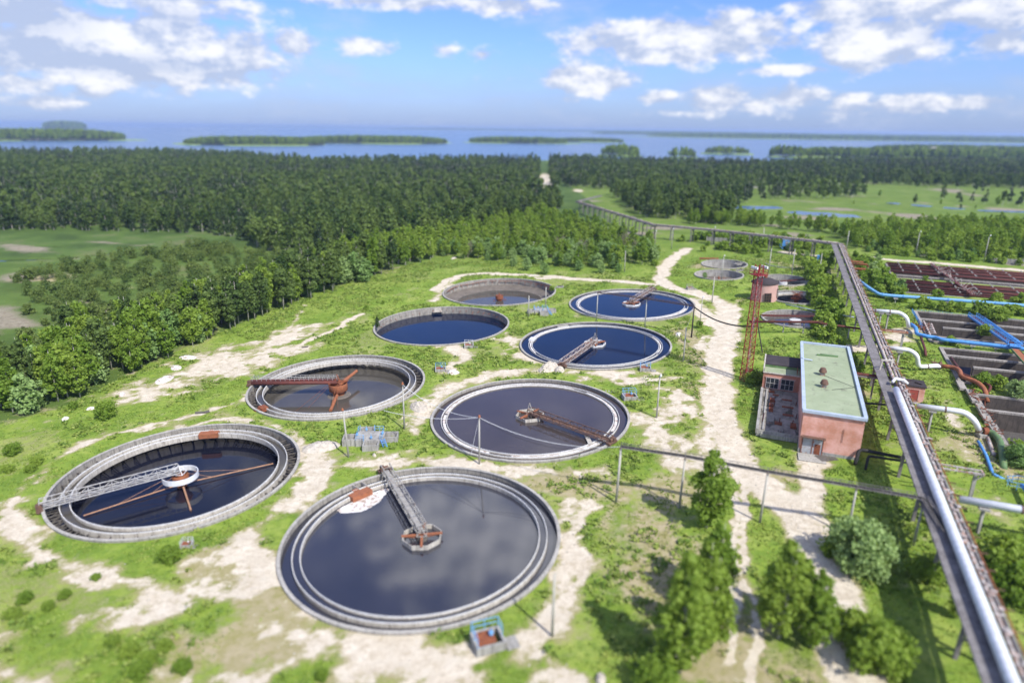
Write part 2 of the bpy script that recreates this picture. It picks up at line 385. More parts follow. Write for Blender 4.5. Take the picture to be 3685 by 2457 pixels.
SANDS = [
 (G([(345,895),(430,860),(520,830),(600,800),(680,768)]), 7.5), (G([(400,880),(560,838)]), 9),
 (G([(560,915),(470,945),(380,968),(250,995),(150,1040),(60,1105),(30,1160),(60,1220),(110,1270),(200,1310),(330,1330)]), 1.6),
 (G([(400,985),(520,962),(600,965),(690,1010),(720,1050)]), 1.3), (G([(690,1030),(760,1060),(700,1130),(640,1180),(560,1240),(520,1280),(480,1340)]), 3.2),
 (G([(560,1230),(640,1330),(700,1400)]), 2.3), (G([(590,1440),(760,1470),(900,1505),(1040,1530)]), 3.6), (G([(340,1350),(400,1410),(300,1420),(220,1440)]), 2.2),
 (G([(640,1090),(800,1065),(960,1058),(1100,1070),(1250,1082),(1400,1080)]), 2.8), (G([(1260,1085),(1400,1082)]), 2.8),
 (G([(1420,960),(1500,980),(1560,960),(1600,990),(1560,1040),(1480,1010),(1520,1000)]), 5.0), (G([(1560,900),(1600,960),(1640,1040),(1690,1060)]), 4.2),
 (G([(960,985),(1000,930),(1060,880),(1160,855),(1300,852),(1400,858),(1480,880),(1560,905)]), 3.2),
 (G([(1170,775),(1200,810),(1260,838)]), 2.8), (G([(1000,760),(1060,820),(1030,850)]), 2.4),(G([(700,915),(560,905)]), .8),
 (G([(1330,1160),(1310,1230),(1330,1300),(1290,1390),(1240,1440)]), 2.0), (G([(1200,1500),(1330,1560)]), 2.0),
 (G([(0,1525),(60,1568),(120,1600)]), 3.2), (G([(380,1568),(560,1560),(640,1568)]), 2.5), (G([(1560,868),(1500,872)]), 3.0),
 (G([(1180,1010),(1000,1058)]), .5),(G([(700,700),(640,790)]), .6), (G([(1600,690),(1640,740),(1620,800)]), 2.0),
 (G([(1870,1060),(1855,1040)]), 2.5), (G([(1225,640),(1260,640)]), 1.2), (G([(2120,760),(2070,760),(2060,800)]), 2.5),
 (G([(2190,1020),(2240,1040)]), 2.6), (G([(2240,1150),(2290,1170)]), 3.0), (G([(2170,950),(2180,975)]), 1.6), (G([(1000,690),(1040,640)]), 1.4),
]
DRYS = [(G([(1450,1120),(1560,1120),(1620,1150)]), 5), (G([(1500,1220),(1600,1290),(1500,1330)]), 6), (G([(1700,1500),(1850,1540)]), 7), (G([(600,890),(720,930)]), 2),
 (G([(2250,1010),(2320,1060)]), 4), (G([(60,620),(120,640)]), 8), (G([(1100,1110),(1400,1120)]), 3), (G([(1570,760),(1610,830)]), 3), (G([(470,1290),(560,1320),(700,1480),(420,1480)]), 3.4),
 (G([(1770,1090),(1830,1100)]), 2.5), (G([(900,740),(930,760)]), 3), (G([(1880,620),(1760,600)]), 5), (G([(1730,622),(1600,612)]), 5),(G([(1700,690),(1880,640)]), 1)]
REEDS = [(G([(0,560),(60,572),(140,585)]), 9), (G([(100,600),(260,590)]), 5), (G([(220,555),(330,565),(400,548)]), 5), (G([(0,720),(40,740)]), 14), (G([(180,690),(400,740)]), 5),
 (G([(480,690),(600,680)]), 7), (G([(80,640),(190,622)]), 5), (G([(300,810),(420,755)]), 4), (G([(1840,478),(1960,485),(2080,492)]), 16), (G([(1860,500),(1960,505)]), 14), (G([(2150,470),(2300,480)]), 6), (G([(2050,432),(2200,440)]), 8)]
def field(x, y, lst, soft=1.0):
    r = np.zeros(np.shape(x))
    for pl, w in lst:
        a = np.array(pl); m = (x > a[:,0].min()-3*w-2) & (x < a[:,0].max()+3*w+2) & (y > a[:,1].min()-3*w-2) & (y < a[:,1].max()+3*w+2)
        if m.any():
            d = seg_d(x[m], y[m], pl); r[m] = np.maximum(r[m], np.clip(1.0-(d-w)/(w*soft), 0, 1)*.5+np.clip(1-d/w, 0, 1)*.5)
    return r
def sandf(x, y):
    n = fbm(x, y, .18); n2 = fbm(x+90, y-40, .6); dn = smooth((400-np.hypot(x, y))/100); x = x+((fbm(x+31, y, .35)-.5)*3.2+(fbm(x, y, .08)-.5)*3)*dn; y = y+((fbm(x, y+77, .35)-.5)*3.2)*dn
    road = np.clip(field(x, y, ROADS, .8)*1.5+(n2-.5)*.25*(field(x, y, ROADS, .8) > .02), 0, 1.15)
    s = field(x, y, [(pl, w*.58) for pl, w in SANDS], 2.3)
    near = smooth((330-np.hypot(x, y))/80)
    bare = np.clip((fbm(x-50, y+11, .07)-.54)*4, 0, .3)*near*(x < 60)
    return np.maximum(road, np.clip(s*1.0+(n-.56)*1.5*(s > .03)+(n2-.5)*.9*(s > .03), 0, .8)) + bare*(n > .45)
def dryf(x, y):
    return np.clip(field(x, y, DRYS, 1.2)*.8+(fbm(x, y, .1)-.5)*1.1+(fbm(x+40, y, .5)-.5)*.6+.1, 0, 1)

# ------------------------------------------------------------------ tanks (centres on the ground)
TANKS = {'A': (-57.26,104.24,20), 'B': (-12.70,84.62,20), 'C': (-40.10,145.36,20), 'D': (3.78,125.79,20), 'E': (22.07,171.13,20),
 'F': (38.38,211.30,20), 'G': (-20.89,192.23,20), 'H': (-4.75,232.50,20), 'S1': (85.72,270.44,9), 'S2': (77.92,250.96,9),
 'S3': (97.99,240.06,9), 'S4': (93.0,215.2,9), 'S5': (82.93,190.61,9.4)}
def uvr(u0, u1, v0, v1): return (u0, u1, v0, v1)
PITS = [uvr(196.5,227.5,35.5,110), uvr(166,191.5,37,110), uvr(133,159.5,38.6,110), uvr(275.5,301.5,34,118), uvr(252,271,35,118)]

# ground grid
def axis(fine0, fine1, step, lo, hi, g=1.09):
    a = list(np.arange(fine0, fine1+1e-6, step)); s = step; p = fine0; L = []
    while p > lo: s = min(s*g, 400); p -= s; L.append(p)
    s = step; p = fine1; R = []
    while p < hi: s = min(s*g, 400); p += s; R.append(p)
    return np.array(L[::-1]+a+R)
xs = axis(-125, 165, .8, -9000, 9000); ys = axis(35, 335, .8, -700, 9000)
SHORE = [(-200,352),(0,354),(300,352),(420,356),(560,360),(650,366),(700,372),(760,374),(1000,372),(1176,370),(1300,368),(1420,372),(1500,376),(1600,381),(1700,381),(1800,380),(1850,371),(2000,372),(2352,372),(2600,372)]
LAKE = -6.0
def Pz(px, py, z):
    d = ray(px, py); t = (z-H)/min(d[2], -1e-4); return np.array([t*d[0], t*d[1], z])
_sh = np.array([(math.atan2(*Pz(a, b, LAKE)[:2]), math.hypot(*Pz(a, b, LAKE)[:2])) for a, b in SHORE])
def shore(x, y): return np.interp(np.arctan2(x, y), _sh[:,0], _sh[:,1])
PONDS = [(G([(82,374),(128,376)]), 26), (G([(352,366),(390,367)]), 22), (G([(1690,474),(1760,475)]), 13), (G([(1855,488),(1925,493)]), 14), (G([(2060,466),(2150,474),(2250,482),(2360,486)]), 6),
 (G([(-20,598),(100,594),(200,586),(320,578),(380,572)]), 1.6), (G([(330,572),(420,570),(440,571)]), 1.3), (G([(100,566),(150,564)]), 2)]
XX, YY = np.meshgrid(xs, ys); X = XX.ravel().copy(); Y = YY.ravel().copy(); nx, ny = len(xs), len(ys)
ii = (np.arange(ny-1)[:,None]*nx+np.arange(nx-1)[None,:]).ravel()
Q = np.stack([ii, ii+1, ii+nx+1, ii+nx], 1); kill = np.zeros(len(Q), bool)
for (tx, ty, r) in TANKS.values():
    R = r-.12; ins = np.hypot(X-tx, Y-ty) < R; fi = ins[Q]; anyi = fi.any(1)
    kill |= fi.all(1) | False
    st = anyi & ~fi.all(1); vv = np.unique(Q[st][fi[st]])
    dx, dy = X[vv]-tx, Y[vv]-ty; d = np.hypot(dx, dy)+1e-9; X[vv] = tx+dx/d*R; Y[vv] = ty+dy/d*R
for (u0, u1, v0, v1) in PITS:
    u = .387*X+.922*Y; v = .922*X-.387*Y; ins = (u > u0) & (u < u1) & (v > v0) & (v < v1); fi = ins[Q]; kill |= fi.all(1)
    st = fi.any(1) & ~fi.all(1); vv = np.unique(Q[st][fi[st]]); uu, w = u[vv], v[vv]
    D = np.stack([uu-u0, u1-uu, w-v0, v1-w], 1); k = D.argmin(1)
    uu = np.where(k == 0, u0, np.where(k == 1, u1, uu)); w = np.where(k == 2, v0, np.where(k == 3, v1, w))
    det = .387**2+.922**2; X[vv] = (.387*uu+.922*w)/det; Y[vv] = (.922*uu-.387*w)/det
D0 = np.hypot(X, Y); Z = gz(X, Y)+(fbm(X, Y, .12)-.5)*.5*smooth((D0-30)/60)*smooth((600-D0)/200)
sd = shore(X, Y)*(1+(fbm(X, Y, .004)-.5)*.04); Z = np.where(D0 > sd, LAKE-8*smooth((D0-sd)/150)-.2, Z)
for pl, w in PONDS:
    d = seg_d(X, Y, pl); Z = Z-smooth((w*1.15-d)/(w*.5))*1.4
for (tx, ty, r) in TANKS.values():            # the soil is trimmed level at each rim
    d = np.hypot(X-tx, Y-ty); w = smooth((r+4-d)/3.5); Z = Z*(1-w)+(gz(X, Y))*w
sandA = sandf(X, Y); dryA = dryf(X, Y); farA = smooth((D0-230)/170)*np.where(X > 60, .55, 1)
leftA = smooth((-(X+75+.0*Y)-(Y-150)*-.25)/20)
marsh = [tuple(P(*p)[:2]) for p in [(-60,990),(150,935),(330,840),(560,740),(700,680),(1000,590),(1000,520),(-60,520)]]
farA = np.maximum(farA, inpoly(X, Y, marsh)*.85)
reedA = np.clip(field(X, Y, REEDS, .8)*.75+(fbm(X, Y, .05)-.5)*.8*(inpoly(X, Y, marsh))+(fbm(X, Y*1.6, .035)-.46)*2.2*((D0 > 330) & (X > 60))+(fbm(X, Y, .03)-.5)*1.3*((D0 > 200) & (X < -100)), 0, 1)
Q = Q[~kill]
gm = npmesh('ground', np.stack([X, Y, Z], 1), Q, [M['ground']], attrs={'sand': sandA, 'dry': dryA*(1-.8*smooth((D0-300)/100)), 'far': farA, 'reed': reedA}, smooth=True)
tag(put('ground', gm), kind='structure')

# lake, pond water
lk = MB(); n = 160
az = np.linspace(-1.3, 1.3, n)
vs = []; 
for r in (700, 1500, 3000, 8000, 30000, 90000):
    vs += [(r*sin(a), r*cos(a), LAKE) for a in az]
fs = [(j*n+i, j*n+i+1, (j+1)*n+i+1, (j+1)*n+i) for j in range(5) for i in range(n-1)]
lk.add(vs, fs); tag(lk.out('lake', M['lake']), kind='structure')
for i, (pl, w) in enumerate(PONDS):
    m = MB(); pts = [Vector((a, b, 0)) for a, b in pl]; zz = min(float(gz(a, b)) for a, b in pl)-.55
    L, Rr = [], []
    for j, p in enumerate(pts):
        d = (pts[min(j+1, len(pts)-1)]-pts[max(j-1, 0)]).normalized(); s_ = Vector((-d.y, d.x, 0)); e = p+d*(w if j == len(pts)-1 else (-w if j == 0 else 0))
        L.append((e+s_*w*1.2)); Rr.append((e-s_*w*1.2))
    m.add([(q.x, q.y, float(gz(q.x, q.y))-.5) for q in L+Rr], [(j, j+1, j+1+len(L), j+len(L)) for j in range(len(L)-1)])
    tag(m.out('stream' if i >= 4 else 'pond', M['w_dark'] if i >= 5 else M['lake']), kind='structure')

# ------------------------------------------------------------------ islands and far shores
def quadleaves(C, N, size, rng, asp=1.0):
    n = len(C); a = np.cross(N, rng.normal(size=(n, 3))); a /= np.linalg.norm(a, axis=1)[:,None]+1e-9; b = np.cross(N, a)
    s = (size*(.6+.8*rng.random(n)))[:,None]
    V = np.stack([C-a*s-b*s*asp*.6, C+a*s*.7-b*s*asp, C+a*s+b*s*asp*.6, C-a*s*.7+b*s*asp], 1)
    return V.reshape(-1, 3)
def crown(kind, Ht, R, nleaf, size, rng, clumps=34, base=.12):
    """leaf faces spread over clumps through the crown volume"""
    t = rng.random(clumps*3)
    if kind == 'birch': prof = lambda t: np.sin(pi*np.clip(t, 0, 1)**.75)**.7*(1-.25*t)
    elif kind == 'con': prof = lambda t: (1-t)**.85*.95+.07
    elif kind == 'pine': prof = lambda t: np.sin(pi*np.clip(.25+t*.75, 0, 1))**.6
    else: prof = lambda t: np.sqrt(np.clip(1-(2*t-.85)**2/1.35, 0.02, 1))
    w = prof(t); keep = rng.random(len(t)) < (w/w.max()); t = t[keep][:clumps]
    m = len(t); ph = rng.random(m)*2*pi; rr = np.sqrt(rng.random(m))*.82*prof(t)*R
    cc = np.stack([rr*np.cos(ph), rr*np.sin(ph), Ht*(base+(1-base)*t*.93)], 1)
    cr = R*((.26 if clumps < 65 else .15)+(.22 if clumps < 65 else .2)*rng.random(m)**1.5)*(.55+.45*prof(t)); 
    idx = rng.integers(0, m, nleaf); d = rng.normal(size=(nleaf, 3)); d /= np.linalg.norm(d, axis=1)[:,None]
    d[:,2] = np.where(rng.random(nleaf) < .55, np.abs(d[:,2]), d[:,2])
    rad = (.55+.5*rng.random(nleaf))
    C = cc[idx]+d*(cr[idx]*rad)[:,None]*np.array([1, 1, 1.15]); C[:,2] = np.clip(C[:,2], .05*Ht, None)
    N = d*.9+rng.normal(size=(nleaf, 3))*.55; N /= np.linalg.norm(N, axis=1)[:,None]
    V = quadleaves(C, N, size, rng); lf = np.repeat(rng.random(nleaf), 4)
    return V, lf, cc
def trunkmesh(name, Ht, r, mat, cc, rng, limbs=7):
    m = MB(); b = rng.normal(size=4)*.02*Ht
    m.tube([(0,0,-.3), (b[0]*.4, b[1]*.4, Ht*.35), (b[0], b[1], Ht*.7), (b[0]*1.1, b[1]*1.1, Ht*.95)], [r, r*.75, r*.42, r*.12], 7)
    for k in range(min(limbs, len(cc))):
        c = cc[k]; z0 = max(.15*Ht, c[2]-.16*Ht); f = z0/Ht
        m.tube([(b[0]*f, b[1]*f, z0), (c[0]*.55, c[1]*.55, (z0+c[2])*.52), tuple(c)], [r*.35*(1-f*.5), r*.2, r*.07], 5)
    return m.mesh(name, mat, True)
FACE = lambda n: np.arange(n*4).reshape(-1, 4)
WPROTO = {}
def wood_protos(kind, mat, nl, seg=6):
    """a few source trees, kept out of the scene; the woods (stuff) instance them"""
    key = (kind, mat, nl)
    if key in WPROTO: return WPROTO[key]
    L = []; rng = np.random.default_rng(hash(kind+mat) % 1000 if False else len(kind)*31+len(mat)*7+nl)
    for j in range(seg):
        R = {'birch': .25, 'con': .19, 'pine': .2, 'bush': .6, 'wide': .36}[kind]*(.8+.4*rng.random())
        k2 = {'wide': 'birch'}.get(kind, kind); sz = {'bush': .14}.get(kind, .1)*(260/nl)**.4*.36*(1.0 if kind != 'con' else .8)
        V, lf, cc = crown(k2, 1.0, R, nl, sz, rng, max(12, nl//12), base=.16 if kind not in ('bush',) else .02)
        nq = len(V)//4
        if kind != 'bush':
            tr = MB(); tr.tube([(0,0,-.02),(.004,0,.45),(0,.004,.9)], [.011,.008,.002], 4, False); tv = np.array(tr.v); tf = np.array(tr.f)+len(V); V = np.concatenate([V, tv]); lf = np.concatenate([lf, np.zeros(len(tv))])
            Fq = np.concatenate([FACE(nq), tf]); mi = np.concatenate([np.zeros(nq), np.ones(len(tf))])
        else: Fq = FACE(nq); mi = np.zeros(nq)
        L.append(bpy.data.objects.new('source_tree', npmesh('source_tree', V, Fq, [M[mat], M['trunk_b']], mi, {'leaf': lf})))
    WPROTO[key] = L; return L
def far_wood(name, pts, hts, mats, kinds, nl, label, size_k=.16, seed=1, trunks=False, seg=6):
    rng = np.random.default_rng(seed); src = []; off = {}
    for k in sorted(set(kinds)): off[k] = len(src); src += wood_protos(k, mats[k], nl, seg)
    n = len(pts); me = bpy.data.meshes.new(name); me.vertices.add(n); me.vertices.foreach_set('co', np.asarray(pts, np.float32).ravel())
    idx = np.array([off[k]+rng.integers(seg) for k in kinds], np.int32)
    me.attributes.new('pick', 'INT', 'POINT').data.foreach_set('value', idx)
    sc = np.asarray(hts)[:,None]*np.stack([.85+.4*rng.random(n), .85+.4*rng.random(n), np.ones(n)], 1)
    me.attributes.new('size', 'FLOAT_VECTOR', 'POINT').data.foreach_set('vector', sc.astype(np.float32).ravel())
    ro = np.zeros((n, 3), np.float32); ro[:,2] = rng.random(n)*6.28
    me.attributes.new('turn', 'FLOAT_VECTOR', 'POINT').data.foreach_set('vector', ro.ravel())
    o = put(name, me); g = bpy.data.node_groups.new(name, 'GeometryNodeTree')
    g.interface.new_socket('Geometry', in_out='INPUT', socket_type='NodeSocketGeometry'); g.interface.new_socket('Geometry', in_out='OUTPUT', socket_type='NodeSocketGeometry')
    gi = g.nodes.new('NodeGroupInput'); go = g.nodes.new('NodeGroupOutput'); ip_ = g.nodes.new('GeometryNodeInstanceOnPoints'); g2i = g.nodes.new('GeometryNodeGeometryToInstance')
    for ob in src[::-1]:
        q = g.nodes.new('GeometryNodeObjectInfo'); q.inputs['Object'].default_value = ob; q.inputs['As Instance'].default_value = True; g.links.new(q.outputs['Geometry'], g2i.inputs[0])
    def na(nm, ty):
        a = g.nodes.new('GeometryNodeInputNamedAttribute'); a.data_type = ty; a.inputs['Name'].default_value = nm; return a.outputs['Attribute']
    g.links.new(gi.outputs[0], ip_.inputs['Points']); g.links.new(g2i.outputs[0], ip_.inputs['Instance']); ip_.inputs['Pick Instance'].default_value = True
    g.links.new(na('pick', 'INT'), ip_.inputs['Instance Index']); g.links.new(na('size', 'FLOAT_VECTOR'), ip_.inputs['Scale'])
    e = g.nodes.new('FunctionNodeEulerToRotation'); g.links.new(na('turn', 'FLOAT_VECTOR'), e.inputs[0]); g.links.new(e.outputs[0], ip_.inputs['Rotation'])
    g.links.new(ip_.outputs[0], go.inputs[0]); md = o.modifiers.new('trees', 'NODES'); md.node_group = g
    print(name, n); return tag(o, label, 'woodland', kind='stuff')
ISL = [  # (pixel centre x, base y, half width px, tree height, depth m, kind)
 (90,324,260,24,260), (100,317,150,11,300), (590,335,190,16,260), (860,331,195,17,300), (500,334,70,13,120), (1190,330,118,16,220), (1350,327,80,12,200),
 (1424,359,44,17,60), (1445,361,26,10,40), (1566,364,30,15,40), (1668,355,46,13,50), (1806,362,36,18,60), (1950,362,100,15,120), (2100,364,140,15,150), (2300,366,110,15,150), (1880,362,40,14,60),
 (1320,303,220,28,900), (1640,312,170,22,500), (1900,322,260,20,700), (2130,318,240,24,900), (2300,326,150,18,600), (150,297,260,40,1500), (700,293,200,20,1500),(2250,352,180,14,300)]
rng = np.random.default_rng(11); ip, ih, ik = [], [], []
for (cx, by, hw, th, dep) in ISL:
    c = Pz(cx, by, LAKE); e = Pz(cx+hw, by, LAKE); R = abs(e[0]-c[0]); d = math.hypot(c[0], c[1]); dr = np.array(c[:2])/d; pr = np.array([dr[1], -dr[0]])
    cen = np.array(c[:2])+dr*dep/2
    m = MB(); n = 48; top = []; bot = []
    for k in range(n):
        t = 2*pi*k/n; w = 1+.18*sin(3*t+cx)+.1*sin(7*t+by)
        q = cen+pr*R*cos(t)*w+dr*dep/2*sin(t)*w; bot.append((q[0], q[1], LAKE-.5)); q2 = cen+(q-cen)*.94; top.append((q2[0], q2[1], LAKE+2.5))
    m.add(bot+top, [(k, (k+1)%n, (k+1)%n+n, k+n) for k in range(n)]+[tuple(range(n, 2*n))])
    tag(m.out('island', M['ground']), kind='structure')
    area = pi*R*dep/2; sp = 5.0 if d < 3500 else 12; num = int(min(max(area/sp**2*.7, 40), 2600))
    for _ in range(num):
        t = rng.random()*2*pi; r = math.sqrt(rng.random())*.94
        if rng.random() < .5: r = .8+.15*rng.random()
        q = cen+pr*R*cos(t)*r+dr*dep/2*sin(t)*r; ip.append((q[0], q[1], LAKE+2)); ih.append(th*1.45*(.75+.4*rng.random())*(1 if d < 3500 else 1.2)); ih[-1] *= .5+.5*(1-abs(cos(t)*r)**4); ik.append('con' if rng.random() < .3 else 'birch')
far_wood('island_woodland', ip, ih, {'con': 'leaf_con', 'birch': 'leaf'}, ik, 120, 'distant woods covering the islands in the lake', .26, 5)

# ------------------------------------------------------------------ forest zones
def zone(poly, spacing, rng, jitter=.45, maxd=1e9, keep=1.0):
    pl = G(poly); a = np.array(pl); x0, y0 = a.min(0); x1, y1 = a.max(0)
    gx, gy = np.meshgrid(np.arange(x0, x1, spacing), np.arange(y0, y1, spacing)); gx = gx.ravel(); gy = gy.ravel()
    gx = gx+rng.normal(size=len(gx))*spacing*jitter; gy = gy+rng.normal(size=len(gy))*spacing*jitter
    k = inpoly(gx, gy, pl) & (rng.random(len(gx)) < keep) & (gy < maxd)
    return np.stack([gx[k], gy[k], gz(gx[k], gy[k])], 1)
rng = np.random.default_rng(21)
FRONT = zone([(-60,990),(150,930),(330,850),(450,795),(560,750),(700,692),(800,662),(930,612),(1005,594),(1000,575),(860,575),(700,632),(560,690),(420,748),(250,800),(100,845),(-60,885)], 4.4, rng)
MID = zone([(1000,592),(1150,600),(1290,616),(1400,622),(1485,612),(1530,592),(1500,574),(1420,558),(1330,532),(1240,505),(1000,560),(860,575)], 5.6, rng)
MAINF = zone([(-150,529),(240,532),(480,536),(560,556),(640,590),(860,575),(1000,560),(1240,505),(1300,480),(1262,462),(1240,430),(1240,395),(700,385),(300,372),(-200,372)], 6.1, rng)
BACK = zone([(-300,372),(300,372),(700,385),(1240,398),(1240,371),(1000,372),(760,375),(690,372),(560,361),(300,353),(-300,353)], 11, rng)
BACK2 = zone([(1259,428),(1300,432),(1400,437),(1560,442),(1700,430),(1850,426),(2050,426),(2400,436),(2600,436),(2600,377),(1850,376),(1790,382),(1500,377),(1300,370),(1262,370)], 8.5, rng)
RMID = zone([(1400,448),(1470,500),(1560,508),(1660,515),(1690,500),(1690,470),(1660,440),(1500,438)], 7.0, rng)
RMEAD = np.concatenate([zone([(1680,432),(1900,436),(2010,450),(1960,458),(1800,460),(1690,470)], 11, rng, keep=.7), zone([(2150,455),(2352,460),(2400,475),(2300,476),(2200,470)], 16, rng, keep=.35), zone([(2050,425),(2352,430),(2352,445),(2100,440)], 24, rng, keep=.4)])
RWOOD = zone([(1560,515),(1700,520),(1925,540),(1960,572),(2352,600),(2420,600),(2420,528),(2150,524),(1990,534),(1880,528),(1800,522),(1700,506),(1600,500)], 4.4, rng)
MSCRUB = zone([(60,640),(180,600),(330,575),(480,560),(640,590),(700,625),(560,690),(420,755),(250,830),(100,860),(-60,900),(-60,770),(60,760),(60,720)], 4.8, rng, keep=.62)
def clear(pts, extra=1.0):
    """no tree stands on a road, in a tank, a pond or under the pipe rack"""
    x, y = pts[:,0], pts[:,1]; k = np.ones(len(pts), bool)
    for pl, w in ROADS: k &= seg_d(x, y, pl) > w+1.5*extra
    for tx, ty, r in TANKS.values(): k &= np.hypot(x-tx, y-ty) > r+2*extra
    for pl, w in PONDS: k &= seg_d(x, y, pl) > w+2
    for pl in (RACK1, RACK2): k &= seg_d(x, y, pl) > 3.5
    u = .387*x+.922*y; v = .922*x-.387*y
    for (u0, u1, v0, v1) in PITS: k &= ~((u > u0-1.5) & (u < u1+1.5) & (v > v0-1.5) & (v < v1))
    k &= np.hypot(x, y) < shore(x, y)
    return pts[k]
RACK1 = [tuple(UVW(u, 25.3-.0315*u)[:2]) for u in (20, 311)]
RACK2 = [RACK1[1]]+[tuple(P(px, py, 7)[:2]) for px, py in ((1640,527),(1500,515),(1420,490),(1325,462))]+[(70,503)]
FRONT, MID, MAINF, BACK, BACK2, RMID, RMEAD, RWOOD, MSCRUB = map(clear, (FRONT, MID, MAINF, BACK, BACK2, RMID, RMEAD, RWOOD, MSCRUB))

# individual trees: prototypes with trunk and crown
def proto_tree(name, kind, leafmat, trunkmat, Ht, R, nleaf, size, seed, clumps=34, base=.12, limbs=7, tr=None):
    rg = np.random.default_rng(seed); V, lf, cc = crown(kind, Ht, R, nleaf, size, rg, clumps, base)
    cm = npmesh('crown', V, FACE(len(V)//4), [M[leafmat]], None, {'leaf': lf})
    tm = trunkmesh('trunk', Ht, tr or Ht*.014, M[trunkmat], cc, rg, limbs)
    return (name, cm, tm)
def plant(proto, p, rz, sc, label, cat='tree', group=None, twoparts=True):
    name, cm, tm = proto; o = thing(name, p, label, cat, group, rz); o.scale = (sc*(.9+.25*random.random()), sc*(.9+.25*random.random()), sc)
    put('crown', cm, o); put('stem' if cat == 'shrub' else 'trunk', tm, o); return o
BIRCH = [proto_tree('birch_tree', 'birch', 'leaf', 'trunk_b', 11, 2.2+.2*i, 2200, .2, 100+i, clumps=40+14*(i%3)) for i in range(5)]
DARKT = [proto_tree('deciduous_tree', 'birch', 'leaf_dk', 'trunk_b', 11, 2.0+.3*i, 2200, .2, 200+i, base=.22, clumps=40+14*(i%3)) for i in range(4)]
SILV = [proto_tree('willow_tree', 'round', 'leaf_sil', 'trunk', 8, 3.1, 2400, .2, 300+i, base=.04, clumps=70) for i in range(3)]
BUSH = [proto_tree('shrub', 'round', 'leaf', 'trunk', 3.2, 2.0, 700, .2, 400+i, clumps=22, base=0.0, limbs=5) for i in range(4)]
BUSHD = [proto_tree('shrub', 'round', 'leaf_scrub', 'trunk', 3.4, 2.4, 700, .22, 450+i, clumps=22, base=0.0, limbs=5) for i in range(4)]
SPRU = [proto_tree('spruce_tree', 'con', 'leaf_con', 'trunk', 11, 2.1, 1200, .3, 500+i, base=.05) for i in range(2)]
CLOSE = [proto_tree('birch_tree', 'birch', 'leaf', 'trunk_b', 12, 2.9, 6000, .135, 600+i, clumps=110, limbs=26, base=.06) for i in range(4)]
CLOSEW = [proto_tree('willow_shrub', 'round', 'leaf_sil', 'trunk', 6, 4.2, 9000, .13, 650+i, clumps=110, base=0, limbs=20) for i in range(2)]
CLOSEB = [proto_tree('shrub', 'round', 'leaf', 'trunk', 3.5, 2.8, 3200, .15, 680+i, clumps=40, base=0, limbs=6) for i in range(3)]
def bare(seed):
    rg = np.random.default_rng(seed); m = MB(); m.tube([(0,0,-.2),(0,0,3.5),(0.2,0,6.5)], [.14,.09,.03], 5)
    tips = []
    for i in range(46):
        z = 1+rg.random()*4.8; a = rg.random()*2*pi; r = 1.1+1.3*rg.random(); e = (r*cos(a), r*sin(a), z+1+rg.random()*1.4)
        m.tube([(0,0,z), (e[0]*.5, e[1]*.5, z+.6), e], [.04,.03,.015], 3, False)
        for k in range(4):
            b = rg.normal(size=3)*.7; m.tube([(e[0]*.7, e[1]*.7, z+.8), (e[0]+b[0], e[1]+b[1], e[2]+abs(b[2]))], [.022,.012], 3, False)
    return m.mesh('dead_tree', M['bare'])
BARE = [bare(1), bare(2)]
tree_n = 0
fd = FRONT[np.argsort(np.hypot(FRONT[:,0], FRONT[:,1]))]
md = MID[np.argsort(np.hypot(MID[:,0], MID[:,1]))]
for i, p in enumerate(fd[:190]):
    r = rng.random()
    if p[0] > -95 and p[1] > 190 and r < .4: pr, lb, g = DARKT[i % 4], 'tall dark green tree with pale bare trunk in the wood left of the empty tanks', 'dark trees in the wood beside the upper left tanks'
    elif r < .6: pr, lb, g = BIRCH[i % 5], 'slender bright green birch in the belt of trees left of the sandy strip', 'birches in the tree belt left of the sandy strip'
    elif r < .8: pr, lb, g = DARKT[i % 4], 'darker leafy tree in the belt of trees left of the sandy strip', 'darker trees in the belt left of the sandy strip'
    else: pr, lb, g = SILV[i % 3], 'pale silvery willow in the belt of trees left of the sandy strip', 'silvery willows in the belt left of the sandy strip'
    plant(pr, p, rng.random()*6.28, (.85+.5*rng.random())*(1.12 if p[1] > 150 else 1), lb, group=g)
mx = md[:105]
for i, p in enumerate(mx):
    r = rng.random()
    if r < .06:
        o = put('dead_tree', BARE[i % 2], None, p, (0, 0, r*99)); o.scale = (1.1,)*3; tag(o, 'bare grey leafless tree in the wood behind the upper tanks', 'tree', 'bare trees in the wood behind the upper tanks')
    elif r < .4: plant(SILV[i % 3], p, r*60, .6+.4*rng.random(), 'rounded silvery green willow in the wood behind the upper tanks', group='silvery willows behind the upper tanks')
    else: plant(BIRCH[i % 5], p, r*60, .6+.4*rng.random(), 'bright green birch in the wood behind the upper tanks', group='birches behind the upper tanks')
